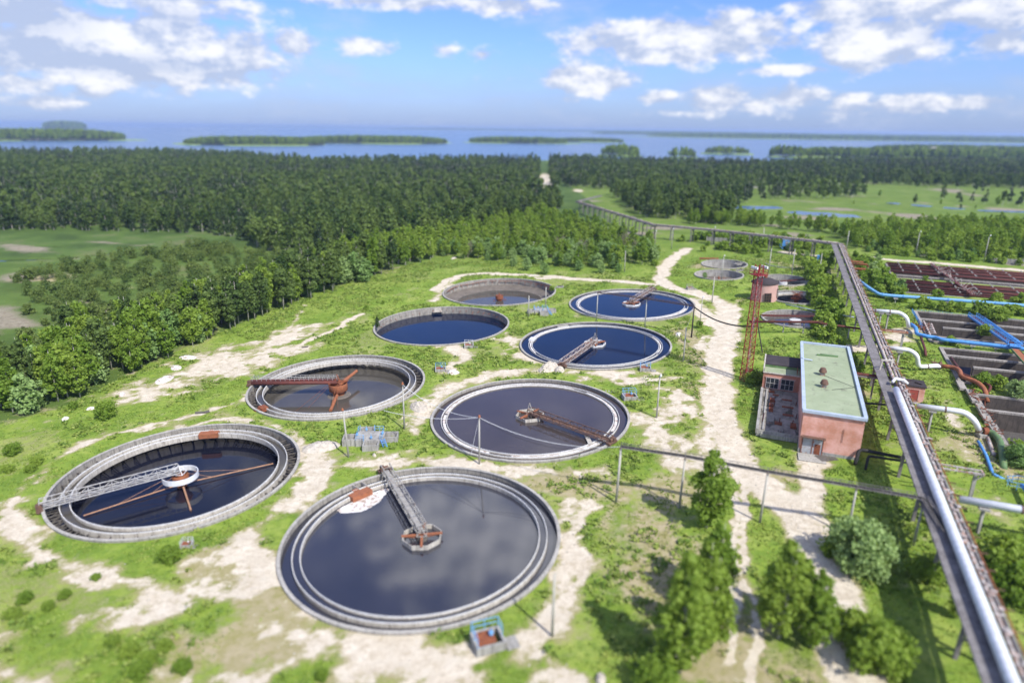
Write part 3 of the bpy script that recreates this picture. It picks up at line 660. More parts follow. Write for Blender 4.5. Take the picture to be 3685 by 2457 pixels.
# the rest of the trees
rest = np.concatenate([fd[190:], md[105:]])
rk = ['birch']*len(rest)
far_wood('deciduous_woodland', np.concatenate([rest, RWOOD]), np.concatenate([9+4*rng.random(len(rest)), 5+5.5*rng.random(len(RWOOD))]), {'birch': 'leaf', 'wide': 'leaf'}, ['birch']*len(rest)+[('wide','birch')[i%2] for i in range(len(RWOOD))], 900, 'young bright green woodland behind the tanks and rusty pipes', .11, 6, True)
d = np.hypot(MAINF[:,0], MAINF[:,1]); sel = d < 520
def mixk(pts, pc): return ['con' if (fbm(np.array([p[0]]), np.array([p[1]]), .012)[0]-.5)*2+pc > rng.random() else 'birch' for p in pts]
A1 = np.concatenate([MAINF[sel], RMID]); A2 = np.concatenate([MAINF[~sel], BACK, BACK2, RMEAD])
far_wood('mixed_forest', A1, 8+9*rng.random(len(A1)), {'birch': 'leaf_dk', 'con': 'leaf_con'}, mixk(A1, .35), 500, 'dark mixed forest stretching behind the marsh meadow', .13, 8, True)
far_wood('lakeside_forest', A2, 9+9*rng.random(len(A2)), {'birch': 'leaf_dk', 'con': 'leaf_con'}, mixk(A2, .45), 220, 'distant dark forest reaching to the lake shore', .24, 9)
# scrub
sd_ = MSCRUB[np.argsort(np.hypot(MSCRUB[:,0], MSCRUB[:,1]))]
for i, p in enumerate(sd_[:110]):
    plant(BUSHD[i % 4], p, i*1.7, .55+.7*rng.random(), 'dull green rounded shrub in the marsh beyond the tree belt', 'shrub', 'shrubs scattered in the marsh')
rs = sd_[110:]
far_wood('marsh_scrub', rs, 2.6+3.0*rng.random(len(rs)), {'bush': 'leaf_scrub'}, ['bush']*len(rs), 500, 'dense low scrub spreading over the left marsh', .17, 12)

# named trees and shrubs near the works
def T(px, py, protos, k, sc, label, cat='tree', group=None):
    return plant(protos[k % len(protos)], P(px, py), k*2.1, sc, label, cat, group)
T(1622,1212, CLOSE, 0, 1.12, 'tall narrow birch growing in front of the dirt road, below the cable rack')
T(1640,1372, CLOSE, 1, .95, 'leafy birch between the upright birch and the front pair, left of the twin wheel ruts')
T(1612,1400, CLOSE, 2, .85, 'smaller birch leaning left of the leafy birch above the front clump')
T(1560,1545, CLOSE, 3, 1.3, 'large dark birch at the bottom edge, left of the wheel ruts')
T(1625,1490, CLOSE, 0, 1.05, 'light green birch rising behind the large bottom birch')
T(1500,1590, CLOSEB, 1, 1.0, 'low leafy shrub at the foot of the large bottom birch', 'shrub')
T(1788,1465, CLOSE, 2, 1.15, 'broad birch right of the wheel ruts, taller of the pair beside the fork')
T(1868,1488, CLOSE, 1, .92, 'narrow yellowish birch, shorter of the pair beside the sandy track')
T(1835,1440, CLOSE, 3, .8, 'small birch half hidden behind the pair right of the wheel ruts')
T(1972,1300, CLOSEW, 0, 1.1, 'big round willow beside the end of the cable rack', 'shrub')
T(1915,1275, CLOSEB, 1, .7, 'small green bush at the left foot of the big round willow', 'shrub')
T(2010,1530, CLOSEB, 2, 1.4, 'broad bright shrub at the bottom right beside the sandy track', 'shrub')
T(1960,1470, CLOSEB, 0, 1.0, 'bright leafy shrub above the broad bottom right shrub', 'shrub')
T(2195,1420, CLOSE, 3, .45, 'small sapling close against the left side of the pipe rack', 'tree')
T(2120,1330, CLOSEB, 1, .8, 'shaded low bush left of the pipe rack below the leaning post', 'shrub')
T(2310,1310, CLOSEB, 2, 1.3, 'green shrub right of the pipe rack below the white cross pipe', 'shrub')
T(2340,1370, CLOSEB, 0, 1.1, 'shrub at the right edge beside the pipe rack', 'shrub')
T(2335,1068, CLOSEW, 1, .62, 'pale willow at the end of the thick green pipe', 'shrub')
T(2338,912, CLOSEW, 0, .62, 'bright leafy bush growing beside the third basin at the right edge', 'shrub')
T(2255,888, CLOSEB, 2, .85, 'small upright bush at the basin corner near the bent rusty pipe', 'shrub')
T(2290,735, CLOSEB, 0, 1.05, 'round bright bush by the top of the blue gangway', 'shrub')
T(2260,770, CLOSEB, 1, .75, 'shrub leaning on the lower blue pipe near the gangway', 'shrub')
for i, (u, v, s_) in enumerate([(194.8,58,.7),(193,64,.6),(192.5,41,.4),(165,44,.9),(163,50,1.1),(161.5,56,1.2),(164,61,1.0),(129,40,1.1),(126,44,1.3),(131,48,1.0),(229,52,.8),(248,60,.9),(249,66,1.0),(247.5,44,.9),(273,44,.6),(250,75,1.0)]): plant(BUSH[i % 4], UVW(u, v), i, s_, 'self sown bush growing on the banks between the concrete basins', 'shrub', 'bushes on the banks between the basins')
T(2180,792, CLOSEB, 2, .62, 'grey green bush under the lower blue pipe at the second basin', 'shrub')
T(1728,880, CLOSEB, 0, .72, 'dense green bush at the foot of the red lattice mast', 'shrub')
T(1866,772, BUSH, 1, .55, 'small yellow green bush behind the green roof', 'shrub')
T(1605,752, BUSH, 2, .62, 'round bush at the foot of the dark wooden pole', 'shrub')
T(242,962, CLOSEB, 1, .95, 'large round shrub on the grass above the lower left tank', 'shrub')
T(170,940, BUSH, 1, .55, 'low shrub near the tree belt, left of the large round shrub', 'shrub')
T(388,1288, CLOSEB, 2, .62, 'green bush against the front wall of the lower left tank', 'shrub')
for i, (px, py, s_) in enumerate([(300,1500,.5),(340,1530,.6),(260,1480,.4),(380,1490,.45),(320,1555,.6),(420,1540,.5),(60,1380,.45),(110,1400,.4),(30,1420,.5),(150,1370,.35),(740,1560,.4),(220,1330,.3)]): T(px, py, CLOSEB, i, s_*.8, 'low spreading weed bush in the blurred grass at the bottom left', 'shrub', 'low weed bushes at the bottom left')
for px, py, s_ in ((28,1045,.6),(85,1068,.45),(70,1085,.4),(20,1085,.4)): T(px, py, CLOSEB, px, s_, 'low bush on the grass at the left edge', 'shrub', 'low bushes at the left edge')
T(867,752, SPRU, 0, .38, 'small dark spruce touching the left rim of the blue tank without a bridge', 'tree')
T(842,712, BUSH, 3, .5, 'bush on the grass left of the blue tank without a bridge', 'shrub')
T(880,698, BUSH, 0, .4, 'small bush on the grass above left of the blue tank without a bridge', 'shrub')
T(1268,668, BUSH, 1, .6, 'bush growing over the right rim of the dry muddy tank', 'shrub')
T(1020,588, SILV, 0, .62, 'silvery bush alone at the corner of the wood above the muddy tank', 'shrub')
for i, (px, py, s_) in enumerate([(1180,612,.62),(1210,622,.7),(1250,630,.6),(1120,598,.5),(1330,622,.55),(1380,628,.6),(1420,626,.5),(1300,612,.7),(1155,595,.6),(1360,610,.6)]):
    T(px, py, SILV, i, s_, 'silvery willow bush along the front of the wood behind the upper tanks', 'shrub', 'willow bushes in front of the middle wood')
T(1504,610, BUSH, 1, .8, 'green bush left of the upper dirt road bend', 'shrub'); T(1498,592, SILV, 1, .6, 'silvery bush left of the upper dirt road', 'shrub')
T(1614,578, BUSH, 2, .9, 'bush on the right side of the upper dirt road', 'shrub'); T(1618,640, SILV, 2, .32, 'small silvery bush at the left rim of the lower of the twin small tanks', 'shrub')
for i, (px, py, s_) in enumerate([(1650,572,1),(1690,578,1.1),(1720,570,.9),(1770,560,1),(1745,590,.8),(1870,575,1.1),(1840,600,.6),(1800,548,1),(1730,548,1),(1680,545,1),(1640,548,1),(1600,548,1),(1565,555,1),(1700,556,.8)]):
    T(px, py, BUSH, i, s_, 'bright green shrub below the far arm of the pipe rack', 'shrub', 'shrubs below the far arm of the pipe rack')
far_b = zone([(1600,540),(1760,548),(1900,560),(1905,600),(1860,598),(1790,575),(1720,585),(1640,572),(1590,560)], 4.2, rng, keep=.75)
far_b2 = zone([(1960,566),(2352,594),(2380,612),(2250,604),(2000,584)], 4.6, rng, keep=.7); far_b = clear(np.concatenate([far_b, far_b2]))
for i, p in enumerate(far_b[:150]): plant(BUSH[i % 4] if i % 7 else SILV[0], p, i, (.75+.7*rng.random())*(1 if i % 7 else .45), 'bright shrub in the thicket around the far corner of the pipe rack', 'shrub', 'thicket of shrubs around the far corner of the pipe rack')
T(1892,634, BUSH, 0, .8, 'bush standing alone between the ruined ring and the pipe rack', 'shrub'); T(1830,598, BUSH, 3, .7, 'bush above the ruined concrete ring', 'shrub')
for i, (u, v, s_) in enumerate([(285,10,1.4),(280,6,1.3),(270,9,1.5),(262,7,1.5),(255,9,1.6),(247,10,1.4),(240,9,1.4),(292,12,1.3),(225,9,1.3),(215,11,1.4),(206,12,1.3),(199,10,1.2),(190,11,1.2),(183,13,.8),(232,8,1.2),(160,14,.7),(166,16,.9)]):
    plant(BUSH[i % 4], UVW(u, v), i, s_*1.3, 'dense green shrub along the left foot of the pipe rack', 'shrub', 'shrubs along the left foot of the pipe rack')
for i, (u, v, s_) in enumerate([(300,22,1.1),(293,26,1.2),(286,24,1.2),(280,28,1.3),(272,27,1.3),(266,30,1.3),(262,26,1.3),(256,31,1.3),(250,29,1.3),(246,33,1.2),(258,22,1.1),(277,22,1.1),(243,27,1),(240,32,1.1),(298,30,1)]):
    plant((BUSH+SILV[:1])[i % 5] if i % 5 != 4 else SILV[0], UVW(u, v), i, s_*(.65 if i % 5 == 4 else 1.3), 'tall green shrub between the pipe rack and the rusty basins', 'shrub', 'shrubs between the pipe rack and the rusty basins')
for i in range(26):
    v = 36+i*2.3; plant(BUSH[i % 4], UVW(231.5+rng.normal()*1.3, v), i, .5+.7*rng.random(), 'young shrub growing in the strip along the upper blue pipe', 'shrub', 'young shrubs along the upper blue pipe')
for i, (px, py, s_) in enumerate([(2142,598,.9),(2060,580,.8),(2180,590,.7),(2030,575,.8),(2240,600,.8),(2300,606,.9),(2340,610,.8),(2110,585,.6),(2280,592,.8),(2330,596,.9),(2000,570,.8)]):
    T(px, py, BUSH, i, s_, 'light green shrub along the dirt road above the rusty basins', 'shrub', 'shrubs along the road above the rusty basins')
for i, (px, py, s_) in enumerate([(1780,450,1),(1850,452,.9),(1930,448,1.1),(1960,446,.8),(2020,452,.6),(2100,470,.8),(2160,470,.4),(2255,468,.5),(2290,472,.8),(2340,474,.8),(1960,470,.3),(2205,482,.4),(2240,480,.3)]):
    T(px, py, DARKT if i % 2 else BIRCH, i, s_, 'solitary tree dotted over the far right meadow', 'tree', 'solitary trees on the far right meadow')
for i, (px, py) in enumerate([(65,640),(90,632),(40,648)]): T(px, py, BUSHD, i, 1.0, 'rounded bush standing out in the left meadow', 'shrub', 'bushes in the left meadow')

# ------------------------------------------------------------------ settling tanks
TILT = (math.atan(SB), -math.atan(SA), 0)
def weirmesh(r):
    m = MB(); n = 300; vs = []
    for k in range(2*n):
        t = 2*pi*k/(2*n); z = .16 if k % 2 else .0
        for rr, zz in ((r-.03, -.22), (r+.03, -.22), (r+.03, z), (r-.03, z)): vs.append((rr*cos(t), rr*sin(t), zz))
    m.add(vs, [(k*4+j, k*4+(j+1)%4, ((k+1)%(2*n))*4+(j+1)%4, ((k+1)%(2*n))*4+j) for k in range(2*n) for j in range(4)])
    return m.mesh('weir_plate', M['weir'])
def bridgemesh(L, w, h, mat, sag=0):
    m = MB(); n = int(L/1.55)
    for y in (-w/2, w/2):
        m.bar((0,y,0), (L,y,0), .13); m.bar((0,y,h), (L,y,h), .12)
        for i in range(n+1):
            x = L*i/n; m.bar((x,y,0), (x,y,h), .08)
            if i < n: m.bar((x, y, 0 if i % 2 else h), (L*(i+1)/n, y, h if i % 2 else 0), .07)
    for i in range(n+1):
        x = L*i/n; m.bar((x,-w/2,h), (x,w/2,h), .07) if i % 2 == 0 else None; m.bar((x,-w/2,0), (x,w/2,0), .08)
    return m.mesh('bridge', mat)
def add_bridge(root, ang, L, w=1.5, h=1.1, z=.35, mat='grey', x0=0.0, kind='truss', deck='brown'):
    if kind == 'truss':
        b = put('bridge', bridgemesh(L-x0, w, h, M[mat]), root, (x0*cos(ang), x0*sin(ang), z), (0, 0, ang))
        d = MB(); d.box(((L-x0)/2, 0, .12), (L-x0, w*.55, .07)); d.out('deck', M[deck], b)
    else:
        m = MB(); m.tube([(0,.45,0),(L,.45,0)], .42, 14); m.tube([(0,-.75,.05),(L,-.75,.05)], .2, 10)
        b = m.out('bridge', M['maroon'], root, True); b.location = (0, 0, z); b.rotation_euler = (0, 0, ang)
        d = MB(); d.box((L/2, -.3, .45), (L, 1.1, .07)); d.out('deck', M['maroon'], b)
        hr = MB()
        for y in (-.85, .25):
            for zz in (.95, 1.45): hr.bar((0,y,zz), (L,y,zz), .055)
            for i in range(int(L/1.1)+1): hr.bar((i*1.1,y,.45), (i*1.1,y,1.45), .06)
        hr.out('handrail', M['palegrey'], b)
    c = MB(); e = L-x0 if kind == 'truss' else L
    c.box((e+.1, 0, -.02), (.9, w+.9, .35)); c.box((e+.15, w*.35, .45), (.8, .7, .65)); c.tube([(e+.25,-w/2-.5,-.12),(e+.25,-w/2-.25,-.12)], .34, 14); c.tube([(e+.25,w/2+.25,-.12),(e+.25,w/2+.5,-.12)], .34, 14)
    c.tube([(e+.1,-.5,.45),(e+.1,.1,.45)], .28, 12); c.out('drive_carriage', M['brown' if mat != 'white' else 'brown'], b)
    return b
WEIR = {}
def tank(key, name, label, wz, wmat, launder=None, brk=False, depth=5.2, group=None, ldz=-.3, lth=.9, fill=None, fillz=-.45, mud=None, wallmat='conc'):
    x, y, R = TANKS[key]; o = thing(name, (x, y, float(rimz(x, y))), label, 'settling tank', group); o.rotation_euler = TILT
    m = MB(); m.ring(R-.34, R, -depth, -.16); m.out('wall', M[wallmat], o)
    m = MB(); m.ring(R-.42, R+.06, -.16, 0); m.out('rim', M['conc_rim'], o)
    m = MB(); m.disc(R-.3, wz); m.out('water', M[wmat], o)
    if launder:
        ri, ro = launder; m = MB()
        m.ring(ro-.16, ro, ldz-lth, ldz-.1); m.ring(ri, ri+.16, ldz-lth, ldz-.1); m.ring(ri+.02, ro-.02, ldz-lth-.14, ldz-lth+.02)
        l = m.out('launder', M['launder'], o)
        for r in (ri+.08, ro-.08):
            if r not in WEIR: WEIR[r] = weirmesh(r)
            put('weir_plate', WEIR[r], l, (0, 0, ldz))
        if fill:
            f = MB()
            for a0, a1, ft in fill: f.ring(ri+(.17 if ft != 'foam' else .32), ro-(.17 if ft != 'foam' else .42), fillz-.1, fillz, max(6, int(96*(a1-a0)/(2*pi))), a0, a1)
            fo = f.out('foam' if fill[0][2] == 'foam' else 'launder_water', M[fill[0][2]], l)
        if brk:
            bm = MB(); zb = ldz-lth
            bm.bar((ro-.1,0,zb+.25), (R-.3,0,zb+.25), .14, .2); bm.bar((ri+.2,0,zb-.1), (R-.32,0,zb-1.9), .13, .16); bm.bar((ri+.3,0,zb-.2), (R-.32,0,zb-.2), .12)
            bm.bar((ro-.3,0,zb-.1), (R-.32,0,zb-.95), .1)
            me = bm.mesh('bracket', M['conc_dark'])
            for k in range(56): put('bracket', me, o, None, (0, 0, 2*pi*k/56))
    return o
def rel(key, px, py, h):                         # photo point at a height, seen from a tank centre
    x, y, R = TANKS[key]; p = Pz(px, py, float(rimz(x, y))+h); return np.array([p[0]-x, p[1]-y, h])
def ang(key, px, py):
    p = rel(key, px, py, .4); return math.atan2(p[1], p[0])
def hub(root, R, ztop, hh, n, mat, pier='conc_flat', pr=.75, pz=-4, beams=None, rot=0, inner=None):
    m = MB(); t = .12
    for k in range(n):
        a, b = rot+2*pi*k/n, rot+2*pi*(k+1)/n
        vs = [(r*cos(q), r*sin(q), z) for q in (a, b) for r in (R-t, R) for z in (ztop-hh, ztop)]
        m.add(vs, [(0,1,3,2),(4,6,7,5),(0,4,5,1),(2,3,7,6),(1,5,7,3),(0,2,6,4)])
    f = m.out('feedwell', M[mat], root)
    m = MB(); m.lathe([(pr*1.15, pz), (pr, pz+.5), (pr, ztop-.2), (pr*.6, ztop+.1), (0, ztop+.12)], 20); p = m.out('pier', M[pier], root, True)
    if inner: m = MB(); m.lathe(inner, 28); m.out('inlet_cone', M['orange'], root, True)
    if beams:
        m = MB()
        for a in beams: m.bar((0,0,ztop+.05), (R*cos(a), R*sin(a), ztop+.05), .34, .22); m.bar((0,0,ztop-.5), (R*.9*cos(a), R*.9*sin(a), ztop-.05), .1)
        m.out('spider_beam', M['orange'], root)
def tripod(root, z, h, mat='brown', r=.9):
    m = MB()
    for k in range(4): a = pi/4+k*pi/2; m.bar((r*cos(a), r*sin(a), z), (0,0,z+h), .09)
    for k in range(4):
        a, b = pi/4+k*pi/2, pi/4+(k+1)*pi/2; m.bar((r*.55*cos(a), r*.55*sin(a), z+h*.45), (r*.55*cos(b), r*.55*sin(b), z+h*.45), .06)
        m.bar((r*cos(a), r*sin(a), z), (r*cos(b), r*sin(b), z), .08)
    m.out('hub_frame', M[mat], root)
def scum_box(root, key, px, py, mat='rust', L=3.4, rad=17.4, z=-.25):
    a = ang(key, px, py); m = MB(); c, s = cos(a), sin(a)
    m.box((rad*c, rad*s, z), (1.5, L, .9), a); m.box(((rad+1.3)*c, (rad+1.3)*s, z-.1), (1.2, .9, .7), a)
    m.out('scum_box', M[mat], root)

a = tank('A', 'settling_tank', 'lower left round tank with white truss bridge over deep black water', -2.75, 'w_dark', (16.2, 17.8), True, fill=[(0, 2*pi, 'w_mud')], fillz=-.95, ldz=-.35, wallmat='conc')
add_bridge(a, ang('A', 100, 1152), 20.1, 1.6, 1.15, .25, 'palegrey', deck='grey')
hub(a, 2.95, -.15, .95, 28, 'white', 'orange', .55, -2.8, inner=[(1.3,-.3),(1.45,-.9),(1.0,-1.6),(.8,-2.7)])
tripod(a, -.1, 1.5, 'white', 1.2)
for i, (px, py, r) in enumerate(((189,1178,.11),(627,1070,.11),(437,1172,.16))):
    q = rel('A', px, py, -2.55); m = MB(); m.tube([(0,0,-2.2 if i < 2 else -1.4), tuple(q)], r, 8)
    if i < 2:
        for f in (.35, .7): m.bar((q[0]*f, q[1]*f, -2.5), (q[0]*f*.2, q[1]*f*.2, -.4), .05)
    m.out('scraper_arm', M['tan'], a)
scum_box(a, 'A', 470, 1000, 'orange', 3.6, 16.3, -.6)

b = tank('B', 'settling_tank', 'front centre round tank brim full of grey water with one foam patch', -.95, 'w_grey', (16.9, 18.15), False, fill=[(0, 2*pi, 'w_grey')], fillz=-.62)
add_bridge(b, ang('B', 886, 1077), 20.3, 1.5, 1.2, .35, 'grey', deck='grey')
hub(b, 2.95, -.25, 1.1, 8, 'launder', 'conc_dark', .8, -2, beams=[.12, pi+.12, -pi/2+.1, pi/2], rot=.39)
tripod(b, -.1, 1.0, 'grey', 1.0)
fp = [rel('B', *q, -.93)[:2] for q in ((765,1163),(800,1150),(822,1136),(850,1125),(878,1112),(896,1118),(880,1135),(868,1150),(850,1160),(828,1170),(800,1172),(780,1172))]
fp = [q*(min(1, 16.7/np.hypot(*q))) for q in fp]; pts = []
for i in range(len(fp)):
    A_, B_ = fp[i], fp[(i+1) % len(fp)]
    for k in range(4): q = A_+(B_-A_)*k/4; pts.append(q*(1-.02*random.random()))
m = MB(); m.prism([tuple(q) for q in pts], -.96, -.91); m.out('foam', M['foam'], b)
scum_box(b, 'B', 838, 1128, 'orange', 3.6, 16.6, -.5)
m = MB(); aa = ang('B', 800, 1120); 
for k in (-.06, .02): m.box((18.6*cos(aa+k-.12), 18.6*sin(aa+k-.12), -.35), (1.6, .12, .7), aa+k)
m.out('channel_divider', M['launder'], b)

c = tank('C', 'settling_tank', 'middle left round tank with rusty pipe bridge and orange centre drum', -3.0, 'w_mud', (16.4, 17.9), True, fill=[(0, 2*pi, 'w_mud')], fillz=-.85)
add_bridge(c, ang('C', 578, 872), 20.2, 1.6, 1.1, .35, 'brown', kind='pipe')
m = MB(); m.lathe([(2.1,.0),(2.15,-.15),(2.1,-1.7),(1.5,-2.1),(1.35,-2.2),(1.3,-3.2)], 32); m.lathe([(1.98,0),(1.98,-1.3),(0,-1.4)], 32); m.out('feedwell', M['orange'], c, True)
m = MB(); m.lathe([(2.7,-3.0),(2.5,-2.85),(1.2,-2.7)], 26); m.out('sludge_skirt', M['mud'], c)
tripod(c, .3, 1.9, 'rust', .8)
m = MB(); m.bar((-2,-.8,.2), (2.2,1.0,.2), .35); m.bar((-1,1.5,.2), (1,-1.7,.2), .4); m.out('spider_beam', M['rust'], c)
for px, py, z in ((819,853,-.3),(758,942,-2.8)):
    q = rel('C', px, py, z); m = MB(); m.tube([(q[0]*.22, q[1]*.22, -.6 if z > -1 else -2.2), tuple(q)], .36, 10); m.bar(tuple(q), (q[0]*.2, q[1]*.2, .2), .05); m.out('scraper_arm', M['orange'], c)
m = MB()
for q in ((679,940),(706,935),(775,940)):
    p = rel('C', *q, -3.0); m.bar((p[0], p[1], -3), (p[0]*.25, p[1]*.25, .3), .035)
m.out('guy_rod', M['rust'], c)
scum_box(c, 'C', 612, 922, 'rust', 1.8, 18.2, -.4)

d_ = tank('D', 'settling_tank', 'central round tank of brownish water with foam ring and rusty truss bridge', -.62, 'w_brown', (16.75, 18.0), False, fill=[(-.45, .75, 'foam'), (.95, 3.0, 'foam'), (3.05, 4.25, 'foam'), (4.5, 5.6, 'foam')], fillz=-.5, ldz=-.38)
add_bridge(d_, ang('D', 1401, 1017), 20.0, 1.4, 1.0, .3, 'brown')
hub(d_, 2.95, .05, .75, 6, 'launder', 'conc_dark', .8, -2, beams=[2.6, -.35, .9, -2.3], rot=.2); tripod(d_, .1, 2.4, 'grey')
m = MB(); aa = ang('D', 1395, 1010); m.box((15.6*cos(aa-.1), 15.6*sin(aa-.1), -.3), (3.8, .8, .12), aa-.75); m.out('scum_trough', M['launder'], d_)
e_ = tank('E', 'settling_tank', 'deep blue round tank whose grey truss bridge reaches its near left rim', -.45, 'w_blue', (16.6, 17.7), False, fill=[(1.9, 3.5, 'foam'), (-.55, .3, 'foam')], fillz=-.3, ldz=-.28)
add_bridge(e_, ang('E', 1296, 830), 20.2, 1.5, 1.1, .35, 'lag')
hub(e_, 2.95, .1, .7, 7, 'weir', 'brown', .8, -2, beams=[.3, pi+.2, 1.9, -1.6]); tripod(e_, .2, 2.6, 'grey')
m = MB(); aa = ang('E', 1210, 768); m.box((17.2*cos(aa), 17.2*sin(aa), -.2), (1.6, 2.6, .4), aa); m.out('scum_box', M['weir'], e_)
f_ = tank('F', 'settling_tank', 'upper right blue round tank with truss bridge pointing to its far rim', -.4, 'w_blue', (16.6, 17.8), False, fill=[(.5, 1.9, 'foam'), (2.3, 3.9, 'foam'), (4.4, 5.9, 'foam')], fillz=-.34, ldz=-.22)
add_bridge(f_, ang('F', 1497, 668), 20.3, 1.5, 1.1, .35, 'lag')
hub(f_, 2.95, .1, .8, 8, 'white', 'brown', .8, -2, beams=[.3, pi, 1.9, -1.4]); tripod(f_, .2, 1.2, 'brown')
g_ = tank('G', 'settling_tank', 'round tank with no bridge, dark blue water low inside bare walls', -2.3, 'w_blue', None)
for k in range(26):
    m = MB(); t = .1+k*.115; r = 19.65; z = -.9-.5*random.random(); t2 = t+random.uniform(-.02, .02)
    m.bar((r*cos(t), r*sin(t), z), ((r-.9)*cos(t2), (r-.9)*sin(t2), z-random.uniform(-.3,.8)), .1); m.out('broken_bracket', M['rust'], g_)
m = MB(); m.box((19.3*cos(1.75), 19.3*sin(1.75), -1.4), (.9, 3.2, .2), 1.75); m.box((19.5*cos(1.75), 19.5*sin(1.75), -.8), (.3, 2.4, 1.2), 1.75); m.out('outlet_box', M['launder'], g_)
h_ = tank('H', 'settling_tank', 'half drained round tank with muddy floor and small rust red drum', -3.55, 'w_mud', None)
m = MB(); m.lathe([(19.66,-2.5),(18.2,-2.75),(15.3,-3.5),(14.6,-3.62)], 80); m.out('mud_bank', M['mud'], h_)
m = MB(); 
for k in range(60):
    a0, a1 = .25+k*.045, .25+(k+1)*.045
    if random.random() < .9: m.bar((19.1*cos(a0), 19.1*sin(a0), -.75+.15*sin(k*.4)), (19.1*cos(a1), 19.1*sin(a1), -.75+.15*sin((k+1)*.4)), .16)
    if k % 3 == 0: m.bar((19.5*cos(a0), 19.5*sin(a0), -.9), (18.7*cos(a0), 18.7*sin(a0), -1.9), .1)
m.out('ring_pipe', M['rust'], h_)
m = MB(); m.lathe([(1.35,-1.7),(1.4,-2.9),(1.0,-3.1),(1.0,-3.7)], 24); m.lathe([(1.3,-1.7),(0,-1.9)], 24); m.bar((0,0,-2),(0,0,-.9),.3); m.bar((-2.2,-.6,-3.3),(2.4,.5,-3.3),.14); m.out('feedwell', M['rust'], h_)
# small tanks on the right
sg = 'small round tanks on the right side of the dirt road'
s1 = tank('S1', 'small_tank', 'small empty round tank farthest up the road, half hidden behind its twin', -3.4, 'mud', None, depth=4.2, wallmat='conc_flat')
s2 = tank('S2', 'small_tank', 'small empty tank with red stub, just below the farthest small tank', -2.6, 'mud', None, depth=4.2, wallmat='conc_flat')
m = MB(); m.tube([(0,0,-2.6),(0,0,-1.3)], .5, 10); m.tube([(0,0,-1.3),(0,0,-.7)], .2, 8); m.bar((-3,0,-1.6),(3,0,-1.6),.12); m.out('feedwell', M['rust'], s2)
s3 = tank('S3', 'small_tank', 'small round tank above the pink round house with a pale drum inside', -2.2, 'w_mud', None, depth=4.2, wallmat='conc_flat')
m = MB(); m.lathe([(1.5,-.9),(1.55,-1.5),(1.5,-2.2)], 20); m.lathe([(1.4,-.9),(0,-1)], 20); m.out('feedwell', M['weir'], s3)
m = MB(); m.bar((-1,0,-.7),(8.7,.6,-.3),.25); m.bar((-1,.8,-.7),(8.6,1.5,-.3),.2); m.out('bridge', M['maroon'], s3)
s4 = tank('S4', 'small_tank', 'small tank right of the pink house with rusty tubes heaped at centre', -2.5, 'w_dark', (7.5, 8.2), False, depth=4.4, ldz=-.7, lth=.6, wallmat='conc_flat')
m = MB(); m.lathe([(.7,-2.6),(.7,-1.2),(1.3,-.9),(1.3,-.5)], 16)
for k in range(22): t = k*2.4; m.bar((0,0,.2+.05*k), (1.9*cos(t), 1.9*sin(t), random.uniform(-.8,1.6)), .12)
m.out('wrecked_hub', M['rust'], s4)
s5 = tank('S5', 'small_tank', 'small tank of violet brown water crossed by a maroon pipe', -1.5, 'w_brown', None, depth=3.5, wallmat='conc_flat')
m = MB(); m.lathe([(1.7,-.5),(1.75,-.9),(1.7,-1.4),(1.3,-1.5)], 20); m.lathe([(1.6,-.5),(0,-.6)], 20); m.out('feedwell', M['weir'], s5)
m = MB(); m.bar((-9.3,3.0,.3),(8.7,.2,.3),.3); m.bar((-9,1.8,.3),(8.8,-.8,.3),.25); m.bar((-9.3,3,.9),(8.7,.2,.9),.08); m.box((8.5,-.2,.5),(1.6,2,.5)); m.out('bridge', M['maroon'], s5)
rr = thing('concrete_ring', P(1812, 606), 'ruined concrete ring almost buried in grass above the small tank with the pale drum', 'ruin'); rr.rotation_euler = TILT
m = MB(); m.ring(8.8, 9.15, -.4, .35, 60, pi*.95, pi*2.08); m.out('wall', M['conc_flat'], rr)

